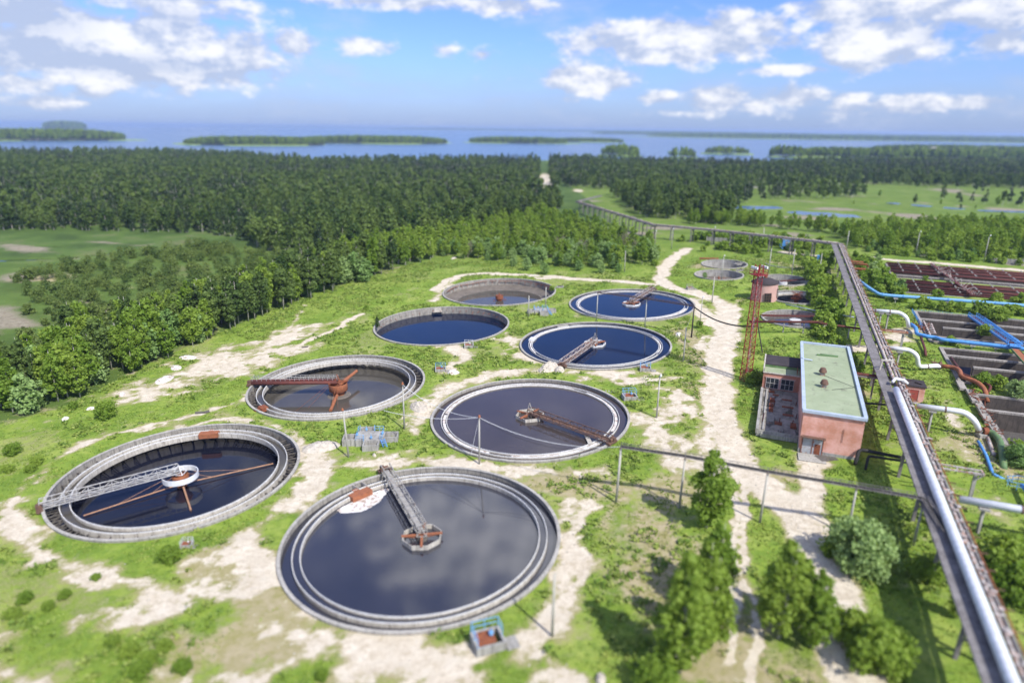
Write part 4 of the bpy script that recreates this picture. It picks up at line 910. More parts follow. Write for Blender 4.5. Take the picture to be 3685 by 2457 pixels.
# ------------------------------------------------------------------ valve chambers, poles, wires
def railing(m, pts, h=1.05, z=0, w=.055):
    for (a, b) in zip(pts[:-1], pts[1:]):
        a, b = Vector((a[0], a[1], z)), Vector((b[0], b[1], z)); L = (b-a).length; n = max(1, round(L/1.1))
        for f in (.5, 1): m.bar(a+Vector((0,0,h*f)), b+Vector((0,0,h*f)), w)
        for i in range(n+1): q = a.lerp(b, i/n); m.bar(q, q+Vector((0,0,h)), w)
def boxpit(m, x, y, w, d, h, t=.25, z0=-.4):
    for (cx, cy, a, b) in ((x, y-d/2+t/2, w, t), (x, y+d/2-t/2, w, t), (x-w/2+t/2, y, t, d-2*t), (x+w/2-t/2, y, t, d-2*t)): m.box((cx, cy, (z0+h)/2), (a, b, h-z0))
def cross_chamber(loc, label, rz, sc):
    o = thing('valve_chamber', loc, label, 'valve chamber', None, rz); o.scale = (sc,)*3
    m = MB(); m.box((0, 0, .45), (5.0, 3.9, 1.5)); m.out('platform', M['conc_flat'], o)
    for q in ((-3.75, -.3, 2.5, 2.6, 1.15), (3.85, .2, 2.7, 2.6, 1.25), (.5, -3.1, 2.9, 2.3, 1.15), (-.9, 3.0, 2.7, 2.1, 1.2)): m = MB(); boxpit(m, *q); m.out('pit_wall', M['conc_flat'], o)
    m = MB()
    for x, y, w, d in ((-3.75,-.3,2,2.1),(3.85,.2,2.2,2.1),(.5,-3.1,2.4,1.8),(-.9,3,2.2,1.6)): m.box((x, y, -.1), (w, d, .3))
    m.out('pit_floor', M['conc_dark'], o)
    for pts in ([(-2.4,-1.9),(-.9,-1.9),(-.9,-2.6)], [(-2.4,1.9),(-2.4,1.2)], [(-2.4,1.9),(-2.3,1.9),(-.2-1.9,2.4)], [(.6,1.9),(.6,2.5)], [(.7,1.9),(2.4,1.9),(2.4,1.2)], [(2.0,-1.9),(2.4,-1.9),(2.4,-1.2)]):
        r = MB(); railing(r, pts, 1.0, 1.2); r.out('railing', M['blue_lt'], o)
    r = MB(); 
    for x, y in ((.4,-1.7),(-.9,1.9),(2.3,.2),(-2.4,-.2)): r.tube([(x,y,1.2),(x,y,2.3)], .05, 6); r.tube([(x,y,1.5),(x,y,1.75)], .22, 10)
    r.out('valve_stem', M['blue_lt'], o)
    s_ = MB(); s_.bar((2.1,-1.9,1.25),(2.9,-3.3,-.2),.09); s_.bar((2.8,-1.6,1.25),(3.6,-3.0,-.2),.09)
    for k in range(6): f = k/6; s_.box((2.45+.8*f, -1.85-1.4*f, 1.15-1.4*f), (.75, .22, .05))
    s_.out('stair', M['blue'], o); return o
cross_chamber(P(851,1013), 'large cross shaped concrete valve chamber with blue railings left of the central tank', .08, 1.0)
cross_chamber(P(1243,718), 'cross shaped valve chamber between the muddy tank and the upper blue tank', .1, .88)
def small_chamber(px, py, label, rz=0, sc=1.0, cover='rust', kind=0, rail='blue_lt'):
    o = thing('valve_chamber', P(px, py), label, 'valve chamber', None, rz); o.scale = (sc,)*3
    m = MB(); boxpit(m, 0, 0, 2.6, 2.2, .8); m.out('pit_wall', M['conc_flat'], o)
    m = MB(); m.box((1.9, -.6, 0), (1.1, 1.4, .5)); m.out('step', M['conc_flat'], o)
    m = MB(); m.box((-.25, .1, .72), (1.7, 1.6, .06)); m.out('cover', M[cover], o)
    m = MB(); railing(m, [(-1.2,-1),(-1.2,1),(1.2,1),(1.2,-.2)], 1.0, .8); m.out('railing', M[rail], o)
    m = MB(); m.tube([(.3,.1,.7),(.3,.1,1.5)], .05, 6); m.tube([(.3,.1,.95),(.3,.1,1.2)], .2, 10); m.out('valve_stem', M[rail], o)
small_chamber(1077, 797, 'pale railed chamber by the near rim of the blue tank without bridge', .1, .95, rail='white')
small_chamber(1012, 852, 'small railed chamber standing alone between the rusty bridge tank and deep blue tank', .1, 1.0)
small_chamber(1482, 850, 'small railed valve chamber at the near right rim of the deep blue tank', -.1, 1.0)
small_chamber(1446, 916, 'railed valve chamber with rusty cover above the right rim of the central brown tank', .1, 1.15)
small_chamber(1121, 1480, 'concrete valve chamber with blue railing and rusty lids in front of the front centre tank', .35, 1.35)
small_chamber(430, 1253, 'small pale chamber in front of the lower left tank', .1, .6, rail='white')
small_chamber(1585, 664, 'small weathered chamber by the road at the right rim of the upper right blue tank', .1, .9, rail='grey')
for px, py, lb in ((1287,660,'low rubble of an old chamber right of the muddy tank'),(1695,606,'broken chamber right of the farthest small tank'),(1700,622,'broken concrete chamber right of the twin small tanks'),(1916-5,668-4,'old sunken chamber right of the small tank with the tube heap'),(1918-0,634,'x')):
    if lb == 'x': continue
    o = thing('ruined_chamber', P(px, py), lb, 'ruined chamber'); m = MB(); boxpit(m, 0, 0, 2.4, 2, .5); m.box((1.4,.3,.2),(1.6,.3,.3),.5); m.box((-1.2,-.9,.15),(1.4,.4,.25),-.4); m.out('wall', M['conc_flat'], o)
    m = MB(); m.box((.2,0,.45),(1.4,.25,.2),.7); m.box((-.3,.3,.5),(1.6,.2,.2),-.3); m.out('broken_beam', M['darkwood'], o)
GRP_P = 'concrete lamp posts'
def pole(px, py, h, label, lamp=1, mat='polewood', lean=(0, 0), r=.16, arm=False):
    p = P(px, py); o = thing('lamp_post' if lamp else 'utility_pole', p, label, 'lamp post' if lamp else 'pole')
    m = MB(); top = (lean[0], lean[1], h); m.tube([(0,0,-.3), top], [r*1.15, r*.75], 10); m.out('post', M[mat], o, True)
    if lamp:
        m = MB(); m.bar(top, (top[0]+.1, top[1]-.5, h+.35), .08); m.out('lamp_bracket', M['rust'], o)
        m = MB(); m.lathe([(.02,.5),(.14,.42),(.2,.1),(.26,0),(0,-.02)], 10, (top[0]+.05, top[1]-.5, h+.25)); m.out('lamp_head', M['orange' if lamp == 1 else 'white'], o, True)
    if arm: m = MB(); m.bar((top[0]-.6,top[1],h-.5), (top[0]+.6,top[1],h-.5), .12); m.out('crossarm', M['brown'], o)
    return np.array([p[0]+top[0], p[1]+top[1], p[2]+h])
t1 = pole(1101,1065,8.8,'lamp post in front of the central brown tank, standing before its near rim')
t2 = pole(929,985,9.3,'lamp post with orange lamp at the right rim of the rusty bridge tank')
t3 = pole(801,1050,9.0,'leaning lamp post left of the large cross shaped chamber', lean=(-.5, .2))
t4 = pole(1508,960,8.8,'lamp post on the bare sand right of the central tank', 2)
pole(1214,727,6.6,'shorter post of the pair beside the upper cross shaped chamber', 0); pole(1253,706,6.7,'taller post of the pair beside the upper cross shaped chamber', 0)
p5 = pole(1370,735,8.4,'post carrying the cable ladder in front of the upper right blue tank, left one', 0); p6 = pole(1481,752,8.4,'post carrying the cable ladder in front of the upper right blue tank, right one', 0)
p7 = pole(1588,774,8.6,'dark wooden pole at the right rim of the upper right blue tank', 0, 'darkwood', r=.2, arm=True)
pole(1608,741,7.4,'thin pale post beside the road, just right of the dark wooden pole', 2, r=.12); p8 = pole(1569,832,8.8,'lamp post on the grass right of the deep blue tank', 0)
pole(1635,696,8.6,'lamp post on the grass inside the main road bend', 0); pole(1434,625,8.4,'lamp post in front of the middle wood, right one', 0); pole(1225,598,8,'lamp post in front of the middle wood, left one', 0)
pole(1542,572,9,'post where the upper dirt road leaves the works', 2); pole(1504,566,7,'short lamp post above the upper dirt road', 2); pole(992,589,7,'bare post at the edge of the wood above the dry tank', 0)
pole(1765,628,9.6,'post left of the ruined ring behind the mast', 0); pole(1818,633,10,'pale post beside the small tank with the pale drum', 0); pole(1880,638,9,'post right of the ruined ring', 0)
pole(1750,568,9,'post left of the blue hut near the far pipe rack', 0); pole(1943,577,9,'post just right of the corner of the pipe rack', 0); pole(2103,585,9.5,'post in the young wood above the rusty basins, middle one', 2)
pole(2260,599,10,'post in the young wood above the rusty basins, right one', 2); pole(1657,642,8.5,'post in front of the twin small tanks', 2); pole(1638,560,7.5,'thin post before the far arm of the pipe rack', 2)
pole(1268,1460,8.5,'bare post near the front rim right of the front centre tank', 0, lean=(.05, -.1))
pole(1243,516,6,'small post deep in the middle wood', 0)
# cable rack on posts across the front right
cps = [(1415,1153),(1560,1166),(1745,1200),(1946,1176+50),(2098,1250)]
tops = []
for i, ((px, py), hh, lb) in enumerate(zip(cps, (9.4,8.6,8.2,7.4,7.0), ('double post at the left end of the front cable rack','second post of the front cable rack, left of the tall birch','cable rack post between the tall birch and the sandy fork','post of the front cable rack rising behind the big round willow','leaning post at the right end of the front cable rack'))):
    p = P(px, py); o = thing('cable_post', p, lb, 'post'); m = MB(); m.tube([(0,0,-.3),(.2,.1,hh)], [.19,.13], 10); m.out('post', M['polewood'], o, True)
    if i == 0: m = MB(); m.tube([(.35,1.6,-.3),(.35,.5,hh)], [.17,.13], 10); m.out('brace_post', M['polewood'], o, True)
    m = MB(); m.bar((-.1,-.5,hh), (.4,.7,hh), .12); m.out('crossarm', M['brown'], o); tops.append(np.array([p[0]+.2, p[1]+.1, p[2]+hh+.1]))
def cable_tray(name, pts, label, w=.7, mat='rack', cab='black', gr=None):
    o = thing(name, pts[0], label, 'cable rack'); b = Vector(pts[0]); m = MB(); cm = MB()
    for a, e in zip(pts[:-1], pts[1:]):
        a, e = Vector(a)-b, Vector(e)-b; d = (e-a).normalized(); s = Vector((-d.y, d.x, 0)).normalized()*w/2; n = max(1, int((e-a).length/1.0))
        for q in (s, -s): m.bar(a+q, e+q, .09, .12); m.bar(a+q+Vector((0,0,.45)), e+q+Vector((0,0,.45)), .06)
        for i in range(n+1):
            q = a.lerp(e, i/n); m.bar(q-s, q+s, .06); m.bar(q-s, q-s+Vector((0,0,.45)), .05); m.bar(q+s, q+s+Vector((0,0,.45)), .05)
        for j in (-.6, -.2, .2, .55): cm.tube([a+s*j+Vector((0,0,.06)), e+s*j+Vector((0,0,.08))], .06, 5)
    m.out('tray', M[mat], o); cm.out('cable', M[cab], o)
endp = UVW(84.5, 22.5, 6.6)
cable_tray('cable_rack', [tuple(t) for t in tops]+[tuple(endp)], 'long dark cable rack on posts crossing the front right', .75, 'rack')
cable_tray('cable_rack', [tuple(p5), tuple(p6), tuple(p7)], 'brown cable ladder strung over the upper right blue tank', .5, 'brown')
def wire(a, b, sag, label, r=.035, mat='white', n=14, nc=1, name='wire'):
    a, b = Vector(a), Vector(b); m = MB()
    for k in range(nc):
        pts = [a.lerp(b, i/n)-Vector((0, 0, sag*4*(i/n)*(1-i/n)+.12*k))-a for i in range(n+1)]; m.tube(pts, r, 5)
    o = m.out(name, M[mat]); o.location = a; return tag(o, label, 'wire')
wire(t2, t1, 1.5, 'drooping white wire from the rusty bridge tank post to the central tank post', .045)
wire(t1, UVW(95,-8,9.6) if False else tops[0], 1.8, 'drooping white wire from the central tank post to the front cable rack', .045)
wire((t3[0]+6, t3[1]+6, t3[2]-2.5), t1, .8, 'pale wire passing the large cross chamber to the central tank post', .045)
wire(t1, (t1[0]-1.5, t1[1]+1, t1[2]-7.5), -.1, 'short guy wire beside the central tank post', .03)
wire(tops[0], (*TANKS['D'][:2], float(rimz(*TANKS['D'][:2]))+2.6) if False else t1, 2.6, 'dark wire sagging lowest over the central tank', .03, 'black')
mastp = P(1712, 873)
wire(p7, (mastp[0]+1, mastp[1]+1.2, mastp[2]+12.5), 1.6, 'bundle of black cables sagging across the dirt road to the red mast', .06, 'black', nc=3, name='cable_bundle')
wire(p7, p8, .5, 'thin wire from the dark wooden pole to the post right of the deep blue tank', .03, 'grey')

# ------------------------------------------------------------------ red lattice mast
mo = thing('lattice_mast', mastp, 'tall red lattice mast with floodlights beside the dirt road', 'mast', None, .35)
m = MB(); HM = 26.5; w0, w1 = 1.75, 1.2; nb = 20
cor = lambda f: [(sx*(w0*(1-f)+w1*f)/2, sy*(w0*(1-f)+w1*f)/2, HM*f) for sx, sy in ((-1,-1),(1,-1),(1,1),(-1,1))]
for i in range(nb):
    A_, B_ = cor(i/nb), cor((i+1)/nb)
    for k in range(4): m.bar(A_[k], B_[k], .12); m.bar(A_[k], A_[(k+1)%4], .06); m.bar(A_[k], B_[(k+1)%4], .05); (m.bar(A_[(k+1)%4], B_[k], .05) if k % 2 else None)
m.out('lattice', M['redmast'], mo)
m = MB(); m.bar((.5,0,0),(.5,0,HM*.9),.06); m.bar((.1,0,0),(.1,0,HM*.9),.06)
for k in range(int(HM*.9/.5)): m.bar((.1,0,k*.5),(.5,0,k*.5),.04)
m.out('ladder', M['lag'], mo)
m = MB(); m.box((0,0,HM-2.2),(2.6,2.6,.12)); railing(m, [(-1.3,-1.3),(1.3,-1.3),(1.3,1.3),(-1.3,1.3),(-1.3,-1.3)], 1.1, HM-2.1, .07); m.out('platform', M['redmast'], mo)
for sx in (-1, 1):
    m = MB()
    for k in range(3): m.box((sx*1.3, -.8+k*.7, HM-.6), (.35, .5, .5), .2); m.bar((sx*1.3,-.8+k*.7,HM-1.2),(sx*1.3,-.8+k*.7,HM-.4),.06)
    m.out('floodlight', M['white'], mo)

# ------------------------------------------------------------------ round pink house
ro = thing('round_house', P(1754,688), 'pink round house with black conical roof behind the red mast', 'building'); ro.rotation_euler = TILT
m = MB(); m.lathe([(4.0,-.4),(4.0,5.9)], 48); m.out('wall', M['plaster'], ro, True)
m = MB(); m.lathe([(4.3,5.75),(4.35,6.0),(2.6,6.8),(.8,7.3),(0,7.35)], 40); m.out('roof', M['roof_blk'], ro, True)
m = MB(); m.lathe([(.55,7.1),(.5,8.0),(.75,8.1),(.7,8.5),(0,8.6)], 14); m.out('roof_vent', M['rust'], ro)
def panel(root, name, x, y, z, w, h, rz, mat, nxp=2, nyp=2, fm='white'):
    m = MB(); m.box((0,0,0), (w, .1, h)); g = m.out(name, M[mat], root); g.location = (x, y, z); g.rotation_euler = (0,0,rz)
    m = MB()
    for i in range(nxp+1): m.box((-w/2+w*i/nxp, -.07, 0), (.09, .08, h+.09))
    for i in range(nyp+1): m.box((0, -.075, -h/2+h*i/nyp), (w, .07, .08))
    m.out('frame', M[fm], g)
panel(ro, 'door', -.25, -4.0, 1.6, 2.2, 2.9, 0, 'dark', 3, 3, 'brown'); panel(ro, 'window', 3.45, -2.2, 2.7, 1.2, 3.0, 1.0, 'glass', 2, 3, 'lag')

# ------------------------------------------------------------------ brick pump house (works grid)
FLb = P(1836, 1033); bx = Vector((58.96-50.04, 104.44-107.97, 0)); bw = bx.length; rz = math.atan2(bx.y, bx.x)
bz = float(gz(55,107)); HB = 7.85; Lb = 42.6
bo = thing('pump_house', (50.9, 108.2, bz), 'tall brick pump house with flat green roof and pale blue coping', 'building', None, rz)
bw = 9.6
m = MB(); m.box((bw/2, Lb/2, HB/2-.3), (bw, Lb, HB+.0)); m.out('wall', M['brick'], bo)
m = MB(); m.box((bw/2, Lb/2, .15), (bw+.12, Lb+.12, 1.0)); m.out('plinth', M['conc_flat'], bo)
m = MB(); m.box((bw/2, Lb/2, HB-.2), (bw-.5, Lb-.5, .1)); m.out('roof', M['roof'], bo)
for nm_, cx_, cy_, dx_, dy_ in (('c', bw/2, -.05, bw+.5, .6), ('c', bw/2, Lb+.05, bw+.5, .6), ('c', -.05, Lb/2, .6, Lb-.5), ('c', bw+.05, Lb/2, .6, Lb-.5)):
    m = MB(); m.box((cx_, cy_, HB+.0), (dx_, dy_, .5)); m.out('coping', M['coping'], bo)
for y in (14.0, 21.2):
    m = MB(); m.box((3.6,y,HB+.1),(.9,.9,.8)); m.out('vent_base', M['lag'], bo)
    m = MB(); m.lathe([(.5,.4),(.75,.5),(.72,.75),(.5,1.3),(.42,1.35),(0,1.4)], 18, (3.6,y,HB)); m.out('roof_vent', M['brown'], bo)
m = MB(); m.box((5,34.5,HB),(4.2,.35,.3),.12); m.box((5.4,35.1,HB-.02),(3.6,.25,.2),-.05); m.out('roof_hatch', M['green'], bo)
m = MB(); m.tube([(-.2,29.5,HB+.5),(.3,29.3,HB+.25),(1.9,29.3,HB+.15)], .14, 8); m.out('roof_pipe', M['coping'], bo)
m = MB(); m.tube([(4,20.8,HB-.05),(9.0,15.5,HB+.1),(5,13,HB-.1)], .04, 4)
for x in (4.3,5.2,6.2): m.bar((x,Lb,HB),(x,Lb,HB+1.2),.07)
m.out('roof_cable', M['black'], bo)
m = MB(); m.box((2.1,-.07,1.45),(3.3,.12,3.0)); g1 = m.out('gate', M['gate'], bo)
m = MB(); 
for x in (.42,2.1,3.78): m.box((x,-.16,1.45),(.12,.1,3.05))
m.box((2.1,-.16,2.98),(3.9,.14,.16)); m.box((2.95,-.15,1.0),(.95,.06,1.9)); m.out('gate_frame', M['rust'], g1)
m = MB(); m.box((2.1,-.6,3.3),(3.9,.9,.1)); m.out('canopy', M['brown'], bo)
m = MB(); m.tube([(6.6,-.1,3.0),(6.6,-.1,5.4)], .04, 6); m.out('wall_conduit', M['black'], bo)
m = MB(); m.box((2.2,-1.9,.03),(4.4,3.0,.1),.05); tag(m.out('door_apron', M['conc_rim'], None), 'concrete slab on the ground before the grey gate', 'slab'); bpy.data.objects['door_apron'].matrix_world = bo.matrix_world
bpy.data.objects['door_apron'].location = (50.9,108.2,bz); bpy.data.objects['door_apron'].rotation_euler = (0,0,rz)
# annex
an = thing('pump_house_annex', (50.9,108.2,bz), 'low brick annex with black roof and two broken windows beside the pump house', 'building', None, rz)
AW, a0_, a1_, HA = 7.3, 27.0, 37.5, 4.9
m = MB(); m.box((-AW/2-.02,(a0_+a1_)/2,HA/2-.3),(AW,a1_-a0_,HA)); m.out('wall', M['brick_dk'], an)
m = MB(); m.box((-AW/2-.02,a0_+1.9,HA-.1),(AW-.3,3.6,.12)); m.out('lower_roof', M['roof'], an)
m = MB(); m.box((-AW/2-.02,(a0_+3.9+a1_)/2,HA+.55),(AW+.1,a1_-a0_-3.7,.2)); m.out('roof', M['roof_blk'], an)
m = MB(); m.box((-AW/2-.02,a0_+3.9,HA+.2),(AW-.2,.15,.6)); m.box((-AW+.1,(a0_+3.9+a1_)/2,HA+.2),(.25,a1_-a0_-3.9,.6)); m.out('parapet', M['green'], an)
m = MB(); m.box((-AW/2,a0_-.02,HA-.12),(AW+.2,.3,.16)); m.box((-AW-.05,(a0_+a1_)/2,HA+.35),(.28,a1_-a0_,.9)); m.out('coping', M['launder'], an)
for x in (-5.35,-2.35): panel(an, 'window', x, a0_-.08, 2.6, 2.5, 2.3, 0, 'glass', 3, 2, 'palegrey')
m = MB(); m.box((-3.85,a0_-.1,2.6),(.5,.16,2.6)); m.box((-3.85,a0_-.1,3.85),(6,.16,.25)); m.out('window_surround', M['plaster'], an)
m = MB()
for x,z in ((-.7,HA-.2),(-.7,HA+1)): m.bar((x,a0_+.3,z),(x,a0_+2.8,z),.1)
for k in range(5): m.bar((-.7,a0_+.3+k*.6,HA-.4),(-.7,a0_+.3+k*.6,HA+1),.08)
m.out('ladder_cage', M['rust'], an)
# ruined floor beside the pump house
ru = thing('ruined_foundation', (50.9,108.2,bz), 'roofless ruined concrete floor with rusty stubs along the left side of the pump house', 'ruin', None, rz)
m = MB(); m.box((-AW/2+.1,15.6,.35),(AW-.2,22.4,1.7)); m.out('floor', M['ruin'], ru)
m = MB(); m.box((-AW+.1,15.2,1.0),(.5,22.6,1.0)); m.box((-AW+1.1,15.2,1.3),(.3,22,.25)); m.box((-AW/2,4.3,.55),(AW,.5,1.2)); m.box((-AW/2+.3,3.9,.35),(AW-1,.5,.8)); m.out('kerb_wall', M['conc_flat'], ru)
m = MB()
for x,y,w,d,h in ((-5,19.5,.9,1.0,.7),(-5.1,16.5,.8,1.1,.6),(-5.1,14.2,.8,.9,.7),(-3.6,8.2,1.3,1.0,.3),(-1.0,7.6,1.0,1.6,.6),(-2.0,17.5,2.2,.7,.1),(-1.9,13.3,2.0,.9,.08),(-2.2,21.5,2.0,.6,.1),(-4.4,23.5,1.2,.8,.1),(-5.2,25,1,.8,.3)): m.box((x,y,1.2+h/2),(w,d,h))
m.out('rusty_base', M['rust'], ru)
m = MB()
for x,y,h in ((-6.4,8.0,1.9),(-3.5,8.3,1.2),(-4.6,17,1.3),(-1.2,8,1.3),(-.5,12,1.1),(-.5,19,.9)): m.tube([(x,y,1.1),(x+.1,y,1.2+h)], .09, 6)
m.out('pipe_stub', M['maroon'], ru)
m = MB(); m.tube([(0,0,0),(-2.2,1.5,9.5)], [.16,.12], 8); o = m.out('leaning_pole', M['darkwood']); o.location = P(1752,812)-np.array([0,0,.2]); o.rotation_euler = (0,0,0); tag(o, 'dark slanting pole between the red mast and the annex', 'pole')

# small brick hut
q = P(*((3050+610*.3189)/K, (900+1560*.3189)/K)); ho = thing('brick_hut', UVW(151.3,23.6), 'small orange brick hut with red door under the pipe rack', 'building', None, rz)
m = MB(); m.box((2.3,2,1.5),(4.6,4,3.6)); m.out('wall', M['brick'], ho)
m = MB(); m.box((2.3,2,3.4),(5.0,4.4,.25)); m.box((1.3,2.6,3.7),(2.2,.5,.3),.5); m.box((3.5,1.6,3.65),(1.5,.3,.2),-.7); m.out('roof', M['roof_blk'], ho)
panel(ho, 'door', 2.7, -.06, 1.5, 1.7, 2.5, 0, 'doorred', 1, 1, 'plaster')
# blue hut
q = P(1804,572); hb = thing('blue_hut', q, 'bright blue raised hut with pitched roof below the far pipe rack', 'hut', None, -.3)
m = MB(); m.box((0,0,2.9),(3.0,2.6,2.8)); m.out('wall', M['blue'], hb)
m = MB(); m.add([(-1.7,-1.5,4.3),(1.7,-1.5,4.3),(0,-1.5,5.3),(-1.7,1.5,4.3),(1.7,1.5,4.3),(0,1.5,5.3)], [(0,1,2),(3,5,4),(0,2,5,3),(1,4,5,2),(0,3,4,1)]); m.out('roof', M['coping'], hb)
m = MB(); 
for x in (-1.3,1.3):
    for y in (-1.1,1.1): m.bar((x,y,-.3),(x,y,1.5),.2)
m.bar((-1.3,-1.1,.3),(-2.6,-1.1,1.4),.15); railing(m, [(-2.8,-1.2),(-1.5,-1.2)], 1.1, 1.4); m.out('stilts', M['blue'], hb)
panel(hb, 'window', .2, -1.36, 3.0, 1.0, 1.3, 0, 'glass', 2, 2, 'white')
o = thing('blue_shed', UVW(296,9.5), 'small blue shed wall half hidden by shrubs left of the pipe rack', 'shed', None, rz); m = MB(); m.box((0,0,1.5),(1.8,1.6,3.0)); m.box((0,0,3.05),(2.1,1.9,.12)); m.out('wall', M['blue'], o)
for px, py, L, lb in ((1655,556,13,'grey panel fence under the far arm of the pipe rack'),(2312,606,11,'grey concrete panel fence at the edge of the right wood'),(2140,590,9,'short run of grey fence in the bushes above the rusty basins')):
    o = thing('panel_fence', P(px, py), lb, 'fence', None, -.4)
    m = MB(); m.box((0,0,1.0),(L,.12,2.0))
    for k in range(4): m.box((0,-.09,.3+k*.5),(L,.06,.07))
    m.out('fence_panel', M['conc_flat'], o)
    for k in range(5): m = MB(); m.box((-L/2+L*k/4,-.02,1.05),(.22,.26,2.3)); m.out('fence_post', M['polewood'], o)

# ------------------------------------------------------------------ pipe rack
rk_ = thing('pipe_rack', UVW(40,24), 'long raised pipe rack running up the right side and turning left', 'pipe rack')
base = Vector(UVW(40,24))
HD = 6.6
def rackpath(pts, off):                           # offset path across the rack
    out = []
    for i, p in enumerate(pts):
        a = Vector(pts[max(i-1,0)][:2]); b = Vector(pts[min(i+1,len(pts)-1)][:2]); d = (b-a).normalized(); s = Vector((d.y, -d.x))
        out.append((p[0]+s.x*off, p[1]+s.y*off))
    return out
line1 = [tuple(UVW(u, 25.3-.0315*u)[:2]) for u in range(18, 312, 7)]
corner = line1[-1]; far_pts = [tuple(P(px, py, 7)[:2]) for px, py in ((1640,527),(1500,515),(1420,490),(1325,462))]
line2 = []
pp = [corner]+far_pts
for a_, b_ in zip(pp[:-1], pp[1:]):
    n = max(2, int(math.dist(a_, b_)/9)); line2 += [(a_[0]+(b_[0]-a_[0])*i/n, a_[1]+(b_[1]-a_[1])*i/n) for i in range(n)]
line2.append(pp[-1]); 
e2 = (line2[-1][0]+22, line2[-1][1]+45); line3 = [line2[-1], ((line2[-1][0]+e2[0])/2, (line2[-1][1]+e2[1])/2), e2]
def zz(x, y, h): return float(gz(x, y))+h
def strip(name, path, w, th, h, mat, parent):
    L, Rr = rackpath(path, -w/2), rackpath(path, w/2); vs = []
    for l, r, c_ in zip(L, Rr, path):
        z = zz(c_[0], c_[1], h)-base.z
        for q, zq in ((l, z-th), (r, z-th), (r, z), (l, z)): vs.append((q[0]-base.x, q[1]-base.y, zq))
    fs = [(i*4+j, i*4+(j+1)%4, (i+1)*4+(j+1)%4, (i+1)*4+j) for i in range(len(path)-1) for j in range(4)]+[(3,2,1,0), tuple((len(path)-1)*4+i for i in range(4))]
    m = MB(); m.add(vs, fs); return m.out(name, M[mat], parent)
def pipe(name, path, r, h, off, mat, parent, n=10):
    q = rackpath(path, off); m = MB(); m.tube([(a-base.x, b-base.y, zz(c_[0], c_[1], h)-base.z) for (a, b), c_ in zip(q, path)], r, n); return m.out(name, M[mat], parent, True)
slabp = line1+line2[1:]
strip('deck_slab', rackpath(line1, -1.35), 1.9, .25, HD, 'rackslab', rk_)
for off in (-.35, .55, 1.75): strip('girder', rackpath(line1, off), .35, .55, HD-.25, 'rack', rk_)
strip('deck_slab', line2, 2.4, .3, HD, 'rack', rk_); strip('deck_slab', line3, 2.4, .3, HD, 'rack', rk_)
k9 = [i for i, u in enumerate(range(18, 312, 7)) if u < 141]; big = line1[:k9[-1]+1]
pipe('silver_pipe', big, .62, HD+.75, -.15, 'clad', rk_, 20)
pipe('lagged_pipe', line1, .26, HD+.35, 1.1, 'lag', rk_); pipe('lagged_pipe', line1, .2, HD+.35, 1.7, 'rack', rk_); pipe('thin_pipe', line1, .1, HD+.3, 2.15, 'orange', rk_, 6); pipe('thin_pipe', line1, .1, HD+.2, .62, 'brown', rk_, 6)
pipe('lagged_pipe', line1[k9[-1]+1:], .3, HD+.4, .35, 'lag', rk_); pipe('lagged_pipe', line2, .28, HD+.35, .3, 'lag', rk_); pipe('lagged_pipe', line2, .22, HD+.3, -.5, 'rack', rk_); pipe('lagged_pipe', line3, .3, HD+.3, 0, 'rack', rk_)
# loose lagging pieces, clamps and stubs
rg = np.random.default_rng(44); m = MB()
path = rackpath(line1, 1.4)
for i in range(len(path)-1):
    for k in range(7):
        f = rg.random(); x = path[i][0]*(1-f)+path[i+1][0]*f; y = path[i][1]*(1-f)+path[i+1][1]*f; z = zz(x, y, HD+.62)-base.z
        m.box((x-base.x+rg.normal()*.35, y-base.y+rg.normal()*.15, z+rg.random()*.08), (.3+rg.random()*.5, .25+.5*rg.random(), .08), rg.random()*3)
for i in range(len(line2)-1):
    for k in range(3):
        f = rg.random(); x = line2[i][0]*(1-f)+line2[i+1][0]*f; y = line2[i][1]*(1-f)+line2[i+1][1]*f; z = zz(x, y, HD+.55)-base.z
        m.box((x-base.x+rg.normal()*.4, y-base.y+rg.normal()*.3, z), (.5+rg.random()*.9, .5, .3), rg.random()*3)
tag(m.out('torn_lagging', M['lag'], rk_), kind='stuff')
m = MB(); m.bar((0,0,0),(1,0,0),.12); bme = m.mesh('bracket_arm', M['brown']); pl_ = rackpath(line1, 2.3); pr_ = rackpath(line1, 3.3)
for i in range(0, len(pl_)-1):
    for f in (.2, .7):
        a_ = [pl_[i][j]*(1-f)+pl_[i+1][j]*f for j in (0,1)]; b_ = [pr_[i][j]*(1-f)+pr_[i+1][j]*f for j in (0,1)]; z = zz(a_[0], a_[1], HD-.2)-base.z
        put('bracket_arm', bme, rk_, (a_[0]-base.x, a_[1]-base.y, z), (0, 0, math.atan2(b_[1]-a_[1], b_[0]-a_[0])))
legm = MB()
for off in (-1.3, 1.3): legm.bar((off,0,-1), (off*.8,0,HD-.75), .42); 
legm.bar((-2.1,0,HD-.8),(2.1,0,HD-.8),.45,.4); legm.bar((-1.3,0,2.6),(1.3,0,2.6),.25)
legme = legm.mesh('trestle_leg', M['rack'])
nl = 0
for pth, stp in ((line1, 2), (line2, 1)):
    for i in range(0, len(pth)-1, stp):
        if nl >= 98: break
        p, p2 = pth[i], pth[i+1]; t = math.atan2(p2[1]-p[1], p2[0]-p[0])
        put('trestle_leg', legme, rk_, (p[0]-base.x, p[1]-base.y, float(gz(*p))-base.z), (0, 0, t-pi/2)); nl += 1
